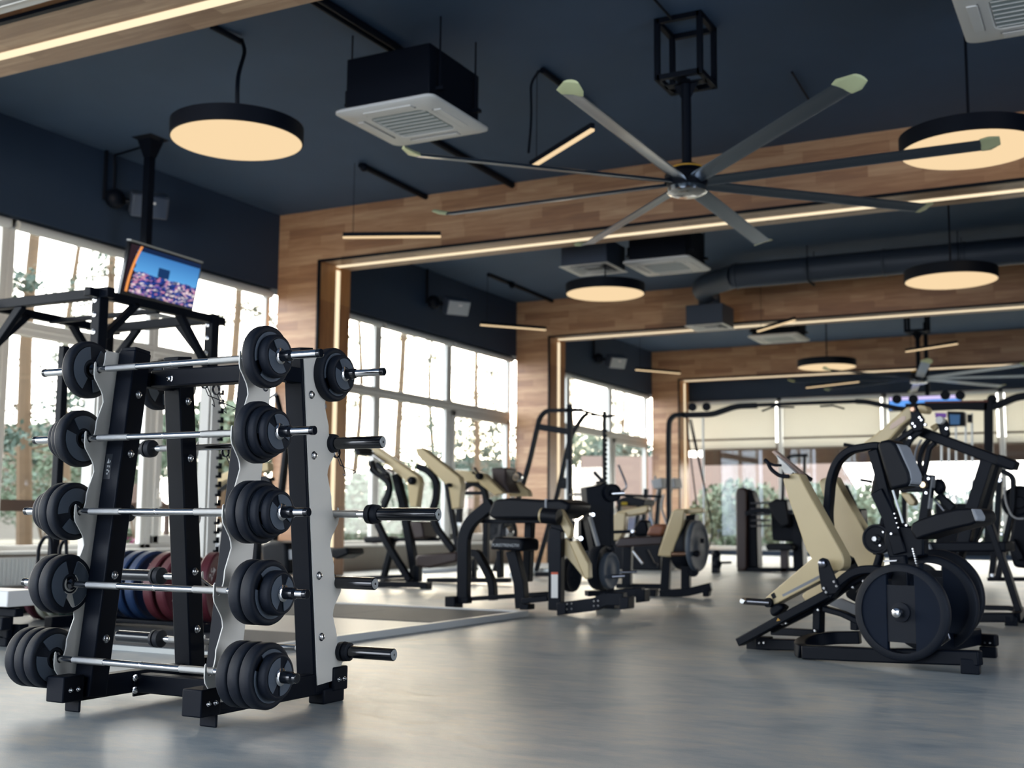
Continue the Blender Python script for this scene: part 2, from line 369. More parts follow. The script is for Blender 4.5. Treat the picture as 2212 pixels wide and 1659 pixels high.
# windows on the left wall
edges = [[-3.4, -1.2, 1.0, 3.3, 5.6], [6.38, 8.64, 10.85, 13.06], [13.84, 15.8, 18.05, 20.4], [21.18, 23.1, 25.45, 27.8], [28.58, 29.4]]
ZT = 2.81; wn = 1
def window(y0, y1, k, door=False, pane_door=False):
    global wn
    xo = XL-.16
    f = MB(); t = .09
    f.b2((xo-.04, y0, ZP), (xo+.04, y0+t, HT)); f.b2((xo-.04, y1-t, ZP), (xo+.04, y1, HT))
    f.b2((xo-.04, y0, HT-.09), (xo+.04, y1, HT)); f.b2((xo-.04, y0, ZP), (xo+.04, y1, ZP+.09)); f.b2((xo-.05, y0, ZT-.08), (xo+.05, y1, ZT+.08))
    f.b2((xo+.04, y0, ZT-.015), (xo+.065, y1, ZT+.015))
    w = struct('window_%d' % wn, f, M['white'], bev=.008, seg=1)
    g = MB(); g.b2((xo-.006, y0+t, ZT+.08), (xo+.006, y1-t, HT-.09)); obj('upper_pane', g, M['glass'], w, smooth=False)
    a, b_ = y0+t, y1-t
    if door:
        s = MB(); q = .1
        s.b2((xo-.02, a, ZP+.09), (xo+.07, a+q, ZT-.08)); s.b2((xo-.02, b_-q, ZP+.09), (xo+.07, b_, ZT-.08)); s.b2((xo-.02, a, ZT-.08-q), (xo+.07, b_, ZT-.08)); s.b2((xo-.02, a, ZP+.09), (xo+.07, b_, ZP+.09+q))
        sa = obj('sash', s, M['white'], w, bev=.008, seg=1)
        h = MB(); h.b2((xo+.07, a+.035, 1.0), (xo+.09, a+.065, 1.12)); h.tube(fil([(xo+.08, a+.05, 1.07), (xo+.13, a+.05, 1.07), (xo+.13, a+.05, .9)], .02, 3), .012, 8); obj('handle', h, M['whitepl'], sa)
        g = MB(); g.b2((xo-.006, a+q, ZP+.19), (xo+.006, b_-q, ZT-.18)); obj('lower_pane', g, M['glass'], w, smooth=False)
    else:
        g = MB(); g.b2((xo-.006, a, ZP+.09), (xo+.006, b_, ZT-.08)); obj('lower_pane', g, M['glass'], w, smooth=False)
    c = MB(); c.cyl((xo+.09, y0+t*.6, HT-.075), (xo+.09, y1-t*.6, HT-.075), .055, 14); obj('blind_cassette', c, M['rad'], w)
    s = MB(); s.b2((XL-.12, y0, ZP), (XL+.08, y1, ZP+.035)); obj('sill', s, M['white'], w, bev=.006, seg=1)
    area('window_portal', (xo-.1, (y0+y1)/2, (ZP+HT)/2), (1, 0, 0), y1-y0, HT-ZP, 1, (1, 1, 1), portal=True)
    wn += 1
for bi, e in enumerate(edges):
    for k in range(len(e)-1): window(e[k], e[k+1], k, door=(bi in (1, 2, 3) and k == 2))
# white reveals at the wall where each portal meets the windows
for bi, e in enumerate(edges[1:4]):
    for y_ in (e[0], e[-1]-.001):
        pass
# far wall windows and blinds
xs = [-10.4, onY(1685, 950, YF).x, onY(1913, 950, YF).x, onY(2165, 950, YF).x]
dx = xs[3]-xs[2]
while xs[-1] < XR-.2: xs.append(xs[-1]+dx)
far = MB()
for x in xs: far.b2((x-.06, YF+.02, .12), (x+.06, YF+.12, HT-.05))
ZB = onY(1700, 990, YF).z
far.b2((xs[0], YF+.02, HT-.13), (xs[-1], YF+.12, HT-.05)); far.b2((xs[0], YF+.02, .12), (xs[-1], YF+.12, .22))
fw_ = struct('window_far', far, M['white'], bev=.008, seg=1)
fw_.name = 'window_%d' % wn
g = MB(); g.b2((xs[0], YF+.06, .2), (xs[-1], YF+.07, HT-.1)); obj('glass_panes', g, M['glass'], fw_, smooth=False)
area('window_portal', ((xs[0]+xs[-1])/2, YF+.3, 2), (0, -1, 0), xs[-1]-xs[0], 3.8, 1, (1, 1, 1), portal=True)
area('window_portal', (-5.9, Y0-.25, 2.2), (0, 1, 0), 8.6, 3.5, 1, (1, 1, 1), portal=True)
# ================================================================== outside
M['grd'] = mat('sandy_grass', '#5f5b50', .9, var=.35, vscale=.5)
M['bark'] = mat('pine_bark', '#55432f', .9, var=.3, vscale=3)
M['leaf'] = mat('leaves', '#3a4a3f', .7, var=.35, vscale=.8)
M['leafd'] = mat('shrub_leaves', '#4a5844', .7, var=.35, vscale=.8)
M['house'] = mat('house_plaster', '#6f6a62', .8)
M['roof'] = mat('house_roof', '#46342c', .8)
M['pink'] = mat('pink_petals', '#a04c80', .6, var=.2, vscale=9)
struct('ground_outside', MB().b2((-90, -30, -.25), (XL-.31, 90, -.2)).b2((XL-.31, YF+.5, -.25), (60, 90, -.2)), M['grd'], smooth=False)
def leafcloud(mb, c, r, n, s, R=rnd):
    for _ in range(n):
        while True:
            q = V((R.uniform(-1, 1), R.uniform(-1, 1), R.uniform(-1, 1)))
            if q.length < 1: break
        q = c + V((q.x*r[0], q.y*r[1], q.z*r[2])); a = V((R.gauss(0, 1), R.gauss(0, 1), R.gauss(0, 1))).normalized(); b_ = a.orthogonal().normalized()
        k = s*R.uniform(.6, 1.4); a *= k; b_ *= k*.55
        mb.add([q-a, q+b_, q+a, q-b_], [(0, 1, 2, 3)])
def make_tree(seed):
    R = random.Random(seed)
    t = thing('pine_tree', 'tree', 'tree')
    h = 11
    tr = MB(); pts = [V((math.sin(i*.7+seed)*.12, math.cos(i*.9+seed)*.12, -.25+i*h/8)) for i in range(9)]
    tr.tube(pts, [.15-.011*i for i in range(9)], 9); obj('trunk', tr, M['bark'], t)
    lv = MB(); brm = MB()
    for i in range(22):
        z = 1.8+R.random()**1.5*(h-1.8); an = R.uniform(0, 2*PI); L = R.uniform(.8, 2.6)
        p0 = V((0, 0, z)); p1 = p0+V((math.cos(an)*L, math.sin(an)*L, R.uniform(-.3, .6)))
        brm.tube([p0, (p0+p1)/2+V((0, 0, .12)), p1], [.028, .02, .008], 5)
        for k in range(5):
            leafcloud(lv, p0.lerp(p1, .45+.13*k)+V((R.gauss(0, .15), R.gauss(0, .15), R.gauss(0, .12))), (.3, .3, .18), 30, .055, R)
    obj('branches', brm, M['bark'], t); obj('foliage', lv, M['leaf'], t, smooth=False)
    return t
protos = [make_tree(k) for k in (1, 2, 3)]
tspots = []
for (px, d) in ((62, 7.5), (150, 19), (235, 12), (500, 11), (775, 18), (868, 11), (935, 19), (1030, 14), (1240, 22), (1345, 15)):
    # the tree stands where the line of sight through a pane meets a line d metres outside the wall
    q = onX(px, 800, XL-d); tspots.append((q.x, q.y))
side = ['leftmost pane', 'left upper pane beside the leftmost trunk', 'large left pane near the television']
tl = ['thick tan pine trunk nearest the left edge, behind the first window', 'pine with dark needle tufts behind the first window, right of the thick trunk', 'pine behind the left window just left of the television', 'pine with leafy branches behind the window right of the television',
      'pine seen through the narrow pane just right of the lit pillar', 'tan pine trunk in the middle pane of the second bay', 'pine behind the right part of the middle pane, second bay', 'leafy tree behind the last upper pane of the second bay',
      'pine behind the first pane of the third bay', 'tree behind the last pane of the third bay']
for i, (x, y) in enumerate(tspots):
    p = protos[i % 3]
    if i < 3: p.location = (x, y, 0); p['label'] = tl[i]; p['group'] = 'pines outside the left windows'; p.rotation_euler = (0, 0, i*1.7)
    else: dup(p, (x, y, 0), i*1.3, tl[i])
def shrub(name, c, r, n, label, m='leafd', s=.09, group=None):
    b_ = MB(); leafcloud(b_, V(c), r, n, s)
    st = MB()
    for k in range(5): st.tube([V((c[0], c[1], -.2)), V(c)+V((rnd.uniform(-.4, .4)*r[0], rnd.uniform(-.4, .4)*r[1], r[2]*.3))], [.04, .015], 5)
    t = thing(name, label, 'shrub', (c[0], c[1], -.2), 0, group); obj('foliage', b_, M[m], t, smooth=False); obj('stems', st, M['bark'], t)
gs = 'shrubs outside the left windows'
for i, (px, py, d, rr_, lb) in enumerate(((100, 1010, 28, 3, 'pale green shrub behind the leftmost lower pane'), (300, 960, 22, 1.8, 'green shrub seen between the rack and the first door'), (470, 940, 7, 1.3, 'blue green shrub behind the pane right of the power rack'), (790, 1100, 7, 1.5, 'sunlit shrub low in the narrow pane beside the lit pillar'), (880, 1060, 15.5, 2, 'hazy shrub behind the lever machines in the second bay'), (1040, 960, 21.5, 2.6, 'dark green shrub behind the door pane of the second bay'), (1270, 960, 19.5, 1.8, 'shrub behind the middle pane of the third bay'), (1350, 980, 9, 1.6, 'dark green shrub behind the door of the third bay'))):
    q = onX(px, py, XL-d); shrub('shrub', (q.x, q.y, max(q.z-.2, .6)), (rr_, rr_*1.2, rr_*.75), int(1500*rr_), lb, 'leaf' if i in (5, 7) else 'leafd', .1, gs)
gs = 'shrubs beyond the far windows'
for i, (px, lb) in enumerate(((1600, 'green shrub beyond the far windows, left of the dark multi station'), (1790, 'green shrub beyond the far windows between the two cream lever arms'), (1880, 'green shrub beyond the far windows behind the black roller arm'), (2000, 'dark green shrub beyond the far windows behind the cable columns'), (2140, 'green shrub beyond the far windows at the right edge'))):
    q = onY(px, 1100, YF+4+i*2.4); shrub('shrub', (q.x, q.y, .9), (1.6, 1, 1.2), 2200, lb, 'leafd', .1, gs)
def house(c, sx, sy, h, label, rz=0):
    t = thing('house', label, 'house', (c[0], c[1], -.2), rz)
    W = WM[t]
    w = MB(); w.b2((-sx/2, -sy/2, 0), (sx/2, sy/2, h)); w.v = [W @ v for v in w.v]; obj('walls', w, M['house'], t, smooth=False)
    r_ = MB(); r_.prism([(-sx/2-.4, -sy/2-.4, h), (-sx/2-.4, sy/2+.4, h), (-sx/2-.4, 0, h+sy*.32)], (sx+.8, 0, 0)); r_.v = [W @ v for v in r_.v]; obj('roof', r_, M['roof'], t, smooth=False)
    for k in range(3):
        g = MB(); x = -sx/2+sx*(k+.5)/3; g.b2((x-.5, -sy/2-.03, h*.4), (x+.5, -sy/2+.02, h*.75)); g.v = [W @ v for v in g.v]; obj('house_window', g, M['wall'], t, smooth=False)
q = onY(1590, 1060, YF+14); house((q.x-1, q.y, 0), 9, 6, 1.6, 'pale house with brown roof seen through the far windows', .5)
q = onX(1030, 1000, XL-34); house((q.x, q.y, 0), 6, 12, 2.0, 'pale house seen through the door pane of the second bay', 0)
q = onX(60, 1050, XL-42); house((q.x, q.y, 0), 6, 14, 1.6, 'pale building low behind the leftmost windows', 0)
# brown rail running along outside the left windows
for i, (y0, y1) in enumerate(((3.3, 13.0), (13.9, 20.3))):
    r_ = MB(); r_.b2((XL-.75, y0, .82), (XL-.68, y1, .95))
    for k in range(int((y1-y0)/1.4)+1): r_.b2((XL-.74, y0+.1+k*1.4, -.2), (XL-.69, y0+.15+k*1.4, .83))
    tag(obj('outdoor_railing', r_, M['roof'], smooth=False), ['dark brown railing outside the left window, behind the barbell rack', 'brown railing outside the windows of the second bay'][i], 'railing')
# pink flowers in a pot on the terrace
q = onX(255, 1180, XL-1.3)
t = thing('potted_flowers', 'pink flowering plant in a pot behind the low left window', 'plant', (q.x, q.y, -.2))
f_ = MB(); leafcloud(f_, V((q.x, q.y, .36)), (.26, .26, .2), 500, .035); obj('blossoms', f_, M['pink'], t, smooth=False)
f_ = MB(); leafcloud(f_, V((q.x, q.y, .5)), (.2, .2, .14), 150, .04); obj('foliage', f_, M['leafd'], t, smooth=False)
f_ = MB(); f_.lathe((q.x, q.y, -.2), (0, 0, 1), [(0, .13), (.38, .2), (.4, .2)]); obj('pot', f_, M['house'], t)
# ================================================================== ceiling and wall fixtures
# ---- disc pendants
ZL = 3.82
def pendant(x, y, z, label, D=1.1, hh=.13, cable=None):
    t = thing('disc_pendant_lamp', label, 'lamp', (x, y, HC), 0, 'round pendant lamps')
    m = MB(); m.lathe((x, y, z), (0, 0, 1), [(0, D/2), (hh, D/2), (hh+.004, D/2-.01), (hh+.004, 0)], 64); m.lathe((x, y, z), (0, 0, 1), [(-.004, D/2-.012), (0, D/2)], 64)
    obj('lamp_housing', m, M['blkm'], t)
    m = MB(); m.lathe((x, y, z-.012), (0, 0, 1), [(0, D/2-.03), (.006, D/2-.012)], 64); obj('diffuser', m, M['lamp'], t)
    m = MB()
    if cable: m.tube(cable[0], .028, 8); m.tube(fil(cable[1], .4, 6), .018, 8)
    else: m.tube([(x, y, z+hh), (x, y, HC)], .012, 8); m.lathe((x, y, HC-.04), (0, 0, 1), [(0, .07), (.04, .07)])
    obj('suspension_cord', m, M['blkm'], t)
    return t
lamps = [((-6.53, 7.48, 3.90), 'large round pendant lamp nearest, at upper left by its curved cable'), ((-6.38, 15.0, 3.92), 'round pendant lamp hanging beyond the first wooden beam, below two ceiling vents'), ((-5.1, 22.85, 3.78), 'round pendant lamp in the third bay, small, left of the far fan'),
         ((-1.05, 10.05, 3.79), 'large round pendant lamp at the right edge, crossed by a fan blade'), ((-1.86, 15.22, 3.75), 'round pendant lamp at right beyond the first beam, under the big duct')]
a = onZ(458, 52, HC); b_ = onZ(522, 86, HC-.03)      # black flexible cable of the nearest lamp
for i, (p_, lb) in enumerate(lamps): pendant(*p_, lb, cable=([a-V((0, 0, .02)), b_-V((0, 0, .02))], [b_, onZ(530, 110, 4.85), onZ(512, 170, 4.4), V((-6.53, 7.48, 4.02))]) if i == 0 else None)
# ---- linear pendants (z 4.13)
ZS = 4.13
def stick(pa, pb, label, wire=None, lw=.035, z=ZS):
    a, b_ = onZ(*pa, z), onZ(*pb, z); d = (b_-a).normalized(); mid = (a+b_)/2
    t = thing('linear_pendant_light', label, 'lamp', (mid.x, mid.y, HC), 0, 'stick shaped pendant lights')
    m = MB(); m.bar(a+V((0, 0, .035)), b_+V((0, 0, .035)), lw*1.15, .05); obj('light_housing', m, M['blkm'], t)
    m = MB(); m.bar(a+V((0, 0, 0)), b_, lw*1.1, .022); obj('light_diffuser', m, M['lamp'], t)
    for q in ((a+d*.12),): m = MB(); m.tube([q+V((0, 0, .05)), V((q.x, q.y, HC))], .004, 5); obj('suspension_wire', m, M['blkm'], t)
sticks = [((741, 513), (952, 511), 'stick light hanging in front of the first wooden beam, at its left'), ((1147, 362), (1280, 280), 'diagonal stick light between the ceiling unit and the big fan'), ((1038, 702), (1179, 713), 'stick light over the second bay windows, left of the second beam'),
          ((1373, 799), (1469, 807), 'stick light left of the third beam, beside the third bay windows'), ((1637, 716), (1717, 692), 'short diagonal stick light in front of the second beam light strip'), ((1742, 838), (1855, 825), 'stick light below the small far pendant lamp'), ((1957, 760), (2068, 743), 'stick light in front of the far fan rod')]
for a_, b_, l_ in sticks: stick(a_, b_, l_)
# ---- ceiling fans
def fan(c, R, ph, label, topz=HC):
    c = V(c); t = thing('ceiling_fan', label, 'fan', (c.x, c.y, HC), 0, 'large ceiling fans')
    # cage
    m = MB(); s = .19; z0 = 4.5; k = .045
    for sx in (-1, 1):
        for sy in (-1, 1): m.b2((c.x+sx*s-k/2, c.y+sy*s-k/2, z0), (c.x+sx*s+k/2, c.y+sy*s+k/2, HC))
    for z in (z0, HC-k):
        for sx in (-1, 1):
            m.b2((c.x+sx*s-k/2, c.y-s, z), (c.x+sx*s+k/2, c.y+s, z+k)); m.b2((c.x-s, c.y+sx*s-k/2, z), (c.x+s, c.y+sx*s+k/2, z+k))
    m.b2((c.x-s, c.y-.05, z0), (c.x+s, c.y+.05, z0+.012)); m.b2((c.x-.05, c.y-s, z0), (c.x+.05, c.y+s, z0+.012))
    for sx in (-1, 1): m.prism([(c.x+sx*.03, c.y-.005, z0), (c.x+sx*.11, c.y-.005, z0), (c.x+sx*.03, c.y-.005, z0-.14)], (0, .01, 0))
    obj('mounting_cage', m, M['blkm'], t)
    m = MB(); m.cyl((c.x, c.y, c.z+.12), (c.x, c.y, 4.54), .042, 20); obj('down_rod', m, M['blkm'], t)
    m = MB(); m.lathe(c+V((0, 0, -.03)), (0, 0, 1), [(0, .16), (.04, .19), (.1, .19), (.12, .15), (.17, .13), (.2, .08)], 36); hb = obj('motor_hub', m, M['blkm'], t)
    m = MB(); m.lathe(c+V((0, 0, .12)), (0, 0, 1), [(0, .135), (.022, .135)], 36); obj('warning_band', m, M['yb'], hb)
    m = MB(); m.lathe(c+V((0, 0, -.09)), (0, 0, 1), [(-.015, .11), (0, .155), (.012, .17), (.03, .17), (.06, .16)], 40); obj('chrome_hub_cover', m, M['chr'], t)['label'] = 'chrome hub cover'
    for i in range(8):
        an = ph+i*PI/4; d = V((math.cos(an), math.sin(an), 0)); w = V((-d.y, d.x, 0)); tl = -.22
        prof = []   # aerofoil section tilted
        for q in range(12):
            th = 2*PI*q/12; cx = math.cos(th)*.08; cz = math.sin(th)*.013+.014*(1-(cx/.08)**2)
            prof.append((cx*math.cos(tl)-cz*math.sin(tl), cx*math.sin(tl)+cz*math.cos(tl)))
        def sec(r_, kx=1.0, kz=1.0, sh=0, dz=0): return [c+V((0, 0, dz))+d*r_+w*(x*kx+sh)+V((0, 0, z*kz)) for x, z in prof]
        m = MB(); rings = [sec(.15, .75), sec(.3), sec(R-.12)]
        vs = [q for r_ in rings for q in r_]; fs = [(g*12+k_, g*12+(k_+1) % 12, (g+1)*12+(k_+1) % 12, (g+1)*12+k_) for g in range(2) for k_ in range(12)]
        fs += [tuple(range(11, -1, -1)), tuple(24+k_ for k_ in range(12))]; m.add(vs, fs); bl = obj('fan_blade', m, M['blade'], t)
        m = MB(); rings = [sec(R-.125, 1.05, 1.2), sec(R-.06, 1.3, 1.2, .01, .01), sec(R+.01, .75, .8, .05, .035)]
        vs = [q for r_ in rings for q in r_]; m.add(vs, fs); obj('blade_tip', m, M['tipc'], bl)['label'] = 'pale green blade tip'
M['blade'] = mat('anodised_blade', '#5c6a7a', .3, .85)
M['yb'] = mat('yellow_band', '#c8952a', .5)
fan((-3.25, 9.42, 3.62), 2.47, 0.0, 'big eight bladed ceiling fan nearest the camera, in front of the first beam')
fan((-3.58, 23.94, 3.6), 2.47, .2, 'distant ceiling fan in the third bay, right of the small pendant lamp')
# ---- ceiling cassettes
M['grille'] = mat('grey_mesh_grille', '#8f9a98', .6, bump=.4, bscale=300)
def cassette(c, s, label, group='white ceiling air conditioning cassettes', box=True, rz=0.0):
    c = V(c); t = thing('ceiling_air_conditioner', label, 'air conditioner', (c.x, c.y, HC), rz, group); W = Matrix.Translation(V((c.x, c.y, 0))) @ Matrix.Rotation(rz, 4, 'Z')
    def P(m): m.v = [W @ v for v in m.v]; return m
    z = c.z; h = s/2
    def rr(hx, r_, n=5): return [V((sx*(hx-r_)+math.cos(a0+k*PI/2/n)*r_, sy*(hx-r_)+math.sin(a0+k*PI/2/n)*r_, 0)) for sx, sy, a0 in ((1, 1, 0), (-1, 1, PI/2), (-1, -1, PI), (1, -1, 1.5*PI)) for k in range(n+1)]
    rings = [(h-.02, z+.05), (h, z+.035), (h, z+.015), (h-.03, z), (h*.56, z), (h*.54, z+.012)]
    m = MB(); N = 24; vs = []
    for hx, zz in rings: vs += [q+V((0, 0, zz)) for q in rr(hx, .07)]
    fs = [(g*N+k, g*N+(k+1) % N, (g+1)*N+(k+1) % N, (g+1)*N+k) for g in range(len(rings)-1) for k in range(N)] + [tuple(range(N-1, -1, -1)), tuple((len(rings)-1)*N+k for k in range(N))]
    m.add(vs, fs); obj('front_panel', P(m), M['whitepl'], t)
    m = MB(); g = h*.53; m.b2((-g, -g, z+.004), (g, g, z+.014)); gr = obj('intake_grille', P(m), M['grille'], t, smooth=False)
    m = MB()
    for k in range(-3, 4): m.b2((-g, k*g/3.5-.004, z), (g, k*g/3.5+.004, z+.006))
    obj('grille_ribs', P(m), M['whitepl'], gr, smooth=False)
    for k in range(4):
        R = Matrix.Rotation(k*PI/2, 3, 'Z'); m = MB(); m.box(R @ V((h*.77, 0, z-.002)), (.075, h*.95, .012), R); fl_ = obj('air_flap', P(m), M['whitepl'], t, bev=.004)
        m = MB(); m.box(R @ V((h*.7, 0, z-.001)), (.012, h*.98, .006), R); obj('outlet_slot', P(m), M['blkm'], fl_, smooth=False)
    m = MB(); u = h*.84; m.b2((-u, -u, z+.04), (u, u, z+.52)); m.b2((-u-.05, -u+.05, z+.14), (-u, -u+.25, z+.26)); body = obj('unit_body', P(m), M['blkm'], t, bev=.01)
    for sx in (-1, 1):
        for sy in (-1, 1):
            m = MB(); m.cyl((sx*(u+.03), sy*(u-.12), z+.15), (sx*(u+.03), sy*(u-.12), HC), .008, 6); m.b2((sx*(u+.03)-.05, sy*(u-.12)-.03, z+.13), (sx*(u+.03)+.05, sy*(u-.12)+.03, z+.16)); obj('hanger_rod', P(m), M['blkm'], t)
    return t
cassette((-5.54, 8.66, 4.26), 1.02, 'white square ceiling air conditioner nearest, left of the big fan')
cassette((-5.62, 15.42, 4.3), .98, 'white ceiling air conditioner behind the first beam, beside the square vent')
cassette((-5.9, 22.4, 4.3), .98, 'far white ceiling air conditioner under the second beam light strip')
cassette((-.45, 8.62, 4.3), .98, 'white ceiling air conditioner cut off by the top right corner')
cassette((-.25, 15.6, 4.3), .98, 'white ceiling air conditioner cut off by the right edge below the large lamp')
# ---- square supply vents on plenum boxes
def vent(c, s, label):
    c = V(c); t = thing('square_ceiling_vent', label, 'vent', (c.x, c.y, HC), 0, 'white square vents on dark boxes'); h = s/2
    m = MB(); m.b2((c.x-h*.93, c.y-h*.93, c.z+.02), (c.x+h*.93, c.y+h*.93, c.z+.36)); obj('plenum_box', m, M['ductm'], t, bev=.008)
    m = MB()
    for a0, a1, z0, z1 in ((h, h-.06, 0, 0), (h-.06, h-.12, 0, .03), (h-.13, h-.19, -.005, .03), (h-.2, h-.26, -.005, .03)):
        for k in range(4):
            R = Matrix.Rotation(k*PI/2, 3, 'Z'); q = [c+R @ V((a0, -a0, z0)), c+R @ V((a0, a0, z0)), c+R @ V((a1, a1, z1)), c+R @ V((a1, -a1, z1))]
            m.prism(q, (0, 0, .006))
    m.b2((c.x-.05, c.y-.05, c.z+.025), (c.x+.05, c.y+.05, c.z+.03)); obj('diffuser_louvres', m, M['whitepl'], t, smooth=False)
    return t
M['ductm'] = mat('dark_painted_duct', '#2f3a4a', .5)
vent((-6.6, 15.1, 4.3), .74, 'square white vent under a dark box, left of the second ceiling unit')
vent((-6.35, 19.55, 4.13), .7, 'square white vent on a dark box at the end of the big duct')
# ---- ducts
d_ = MB(); y = 18.3; z = 4.72
d_.tube([(-5.55, y, z), (XR, y, z)], .2, 28)
for k in range(9): d_.lathe((-5.5+k*1.15, y, z), (1, 0, 0), [(0, .2), (.01, .212), (.03, .212), (.04, .2)], 28)
e = thing('round_air_duct', 'long dark round duct running right under the ceiling beyond the first beam', 'duct', (-2, y, z)); obj('duct_pipe', d_, M['ductm'], e)
m = MB(); m.tube(fil([(-5.5, y, z), (-6.3, 18.9, z), (-6.35, 19.5, 4.7), (-6.35, 19.55, 4.48)], .45, 6), .19, 24); obj('duct_elbow', m, M['ductm'], e)
for x in (-4.3, -2.1, .4): m = MB(); m.rpath([(x, y-.22, HC), (x, y-.22, z-.215), (x, y+.22, z-.215), (x, y+.22, HC)], .03, .008, (1, 0, 0)); obj('duct_hanger', m, M['blkm'], e)
d_ = MB(); d_.tube([(-5.8, 14.5, 4.82), (XR, 14.5, 4.82)], .13, 20)
tag(obj('slim_air_duct', d_, M['ductm']), 'slim dark duct just behind the first wooden beam', 'duct')
# ---- conduits on the ceiling
def conduit(pts, r, label, mt='blkm'):
    m = MB(); m.tube(pts, r, 8); return tag(obj('ceiling_conduit', m, M[mt]), label, 'conduit', 'conduits on the dark ceiling')
zc = HC-.03
m = MB()
for dx_, r_ in ((0, .034), (-.085, .028)):
    m.tube(fil([V((-5.79+dx_, 6.4, zc)), V((-5.74+dx_, 8.75, zc)), V((-5.72+dx_, 8.98, 4.93)), V((-5.60+dx_, 8.96, 4.80)), V((-5.46+dx_, 8.92, 4.77))], .16, 5), r_, 10)
tag(obj('refrigerant_pipes', m, M['blkm']), 'pair of dark pipes curving down into the nearest ceiling air conditioner', 'pipe')
conduit([(-6.80, 10.2, zc), (-6.84, 13.06, zc)], .04, 'dark conduit from behind the ceiling air conditioner to the first beam')
conduit([(-8.10, 11.5, zc), (-8.13, 13.06, zc)], .035, 'dark conduit above the left stick light, ending at the first beam')
conduit([(-4.80, 9.76, zc), (-4.79, 10.9, zc)], .03, 'short dark conduit behind the nearest green tipped fan blade')
conduit([(-9.74, 17.74, zc), (-9.79, 20.4, zc)], .035, 'dark conduit over the second bay windows ending at the second beam')
conduit([(-3.30, 6.4, zc), (-3.3, 9.2, zc)], .012, 'thin cable running to the big fan cage')
conduit([(-2.69, 10.86, zc), (-2.73, 11.8, zc)], .01, 'thin cable line right of the big fan cage')
q = onZ(880, 600, 4.9)
conduit([(-9.6, 9.75, zc), (-10.5, 9.9, zc), (-10.54, 9.95, zc-.1), (-10.54, 9.95, 4.55)], .012, 'thin cable from the television pole down to the first wall speaker')
# hook at the beam
tag(obj('junction_box', MB().ball(onZ(786, 362, 4.98), .05), M['blkm']), 'small dark junction ball under the conduit above the left stick light', 'junction box')
tag(obj('junction_box', MB().ball(onZ(1106, 616, 4.98), .06), M['blkm']), 'small dark junction ball on the second bay conduit', 'junction box')
# wires of stick B, thick kinked cable
m = MB(); m.tube(fil([V((-4.83, 9.76, HC-.03)), V((-4.9, 9.72, 4.9)), V((-4.86, 9.66, 4.5)), V((-4.86, 9.6, 4.17))], .2, 5), .012, 6)
tag(obj('lamp_cable', m, M['blkm']), 'hanging black cable feeding the diagonal stick light', 'cable')
# ---- wall speakers
M['spk'] = mat('speaker_grey', '#3c4758', .5)
M['spk2'] = mat('speaker_pale', '#a5a9ab', .5)
def speaker(y, z, label, pale):
    t = thing('wall_speaker', label, 'speaker', (XL, y, z), 0, 'small speakers on the left wall')
    m = MB(); R = Matrix.Rotation(-.62, 3, 'Z') @ Matrix.Rotation(.45, 3, 'Y'); c = V((XL+.42, y+.12, z-.03)); m.box(c, (.26, .42, .27), R); b_ = obj('speaker_cabinet', m, M['spk'], t, bev=.02)
    m = MB(); m.box(c+R @ V((.134, 0, 0)), (.012, .39, .24), R); g = obj('speaker_grille', m, M['spk2' if pale else 'spk'], t, bev=.004)
    m = MB(); m.box(c+R @ V((.141, .02, .05)), (.004, .07, .03), R); obj('badge', m, M['whitepl'], g, smooth=False)
    m = MB(); m.ball((XL+.12, y-.12, z+.02), .12, sc=(.9, 1, 1)); m.tube([(XL, y-.12, z+.02), (XL+.3, y+.05, z)], .035, 10); obj('wall_bracket', m, M['blkm'], t)
    m = MB(); m.tube([(XL+.03, y-.2, z), (XL+.03, y-.2, HC)], .022, 8); obj('speaker_cable', m, M['blkm'], t)
speaker(10.0, 4.46, 'dark speaker on the wall above the leftmost windows, left of the television pole', False)
speaker(17.2, 4.46, 'pale faced speaker above the second bay windows', True)
speaker(24.3, 4.4, 'small speaker above the third bay windows', True)
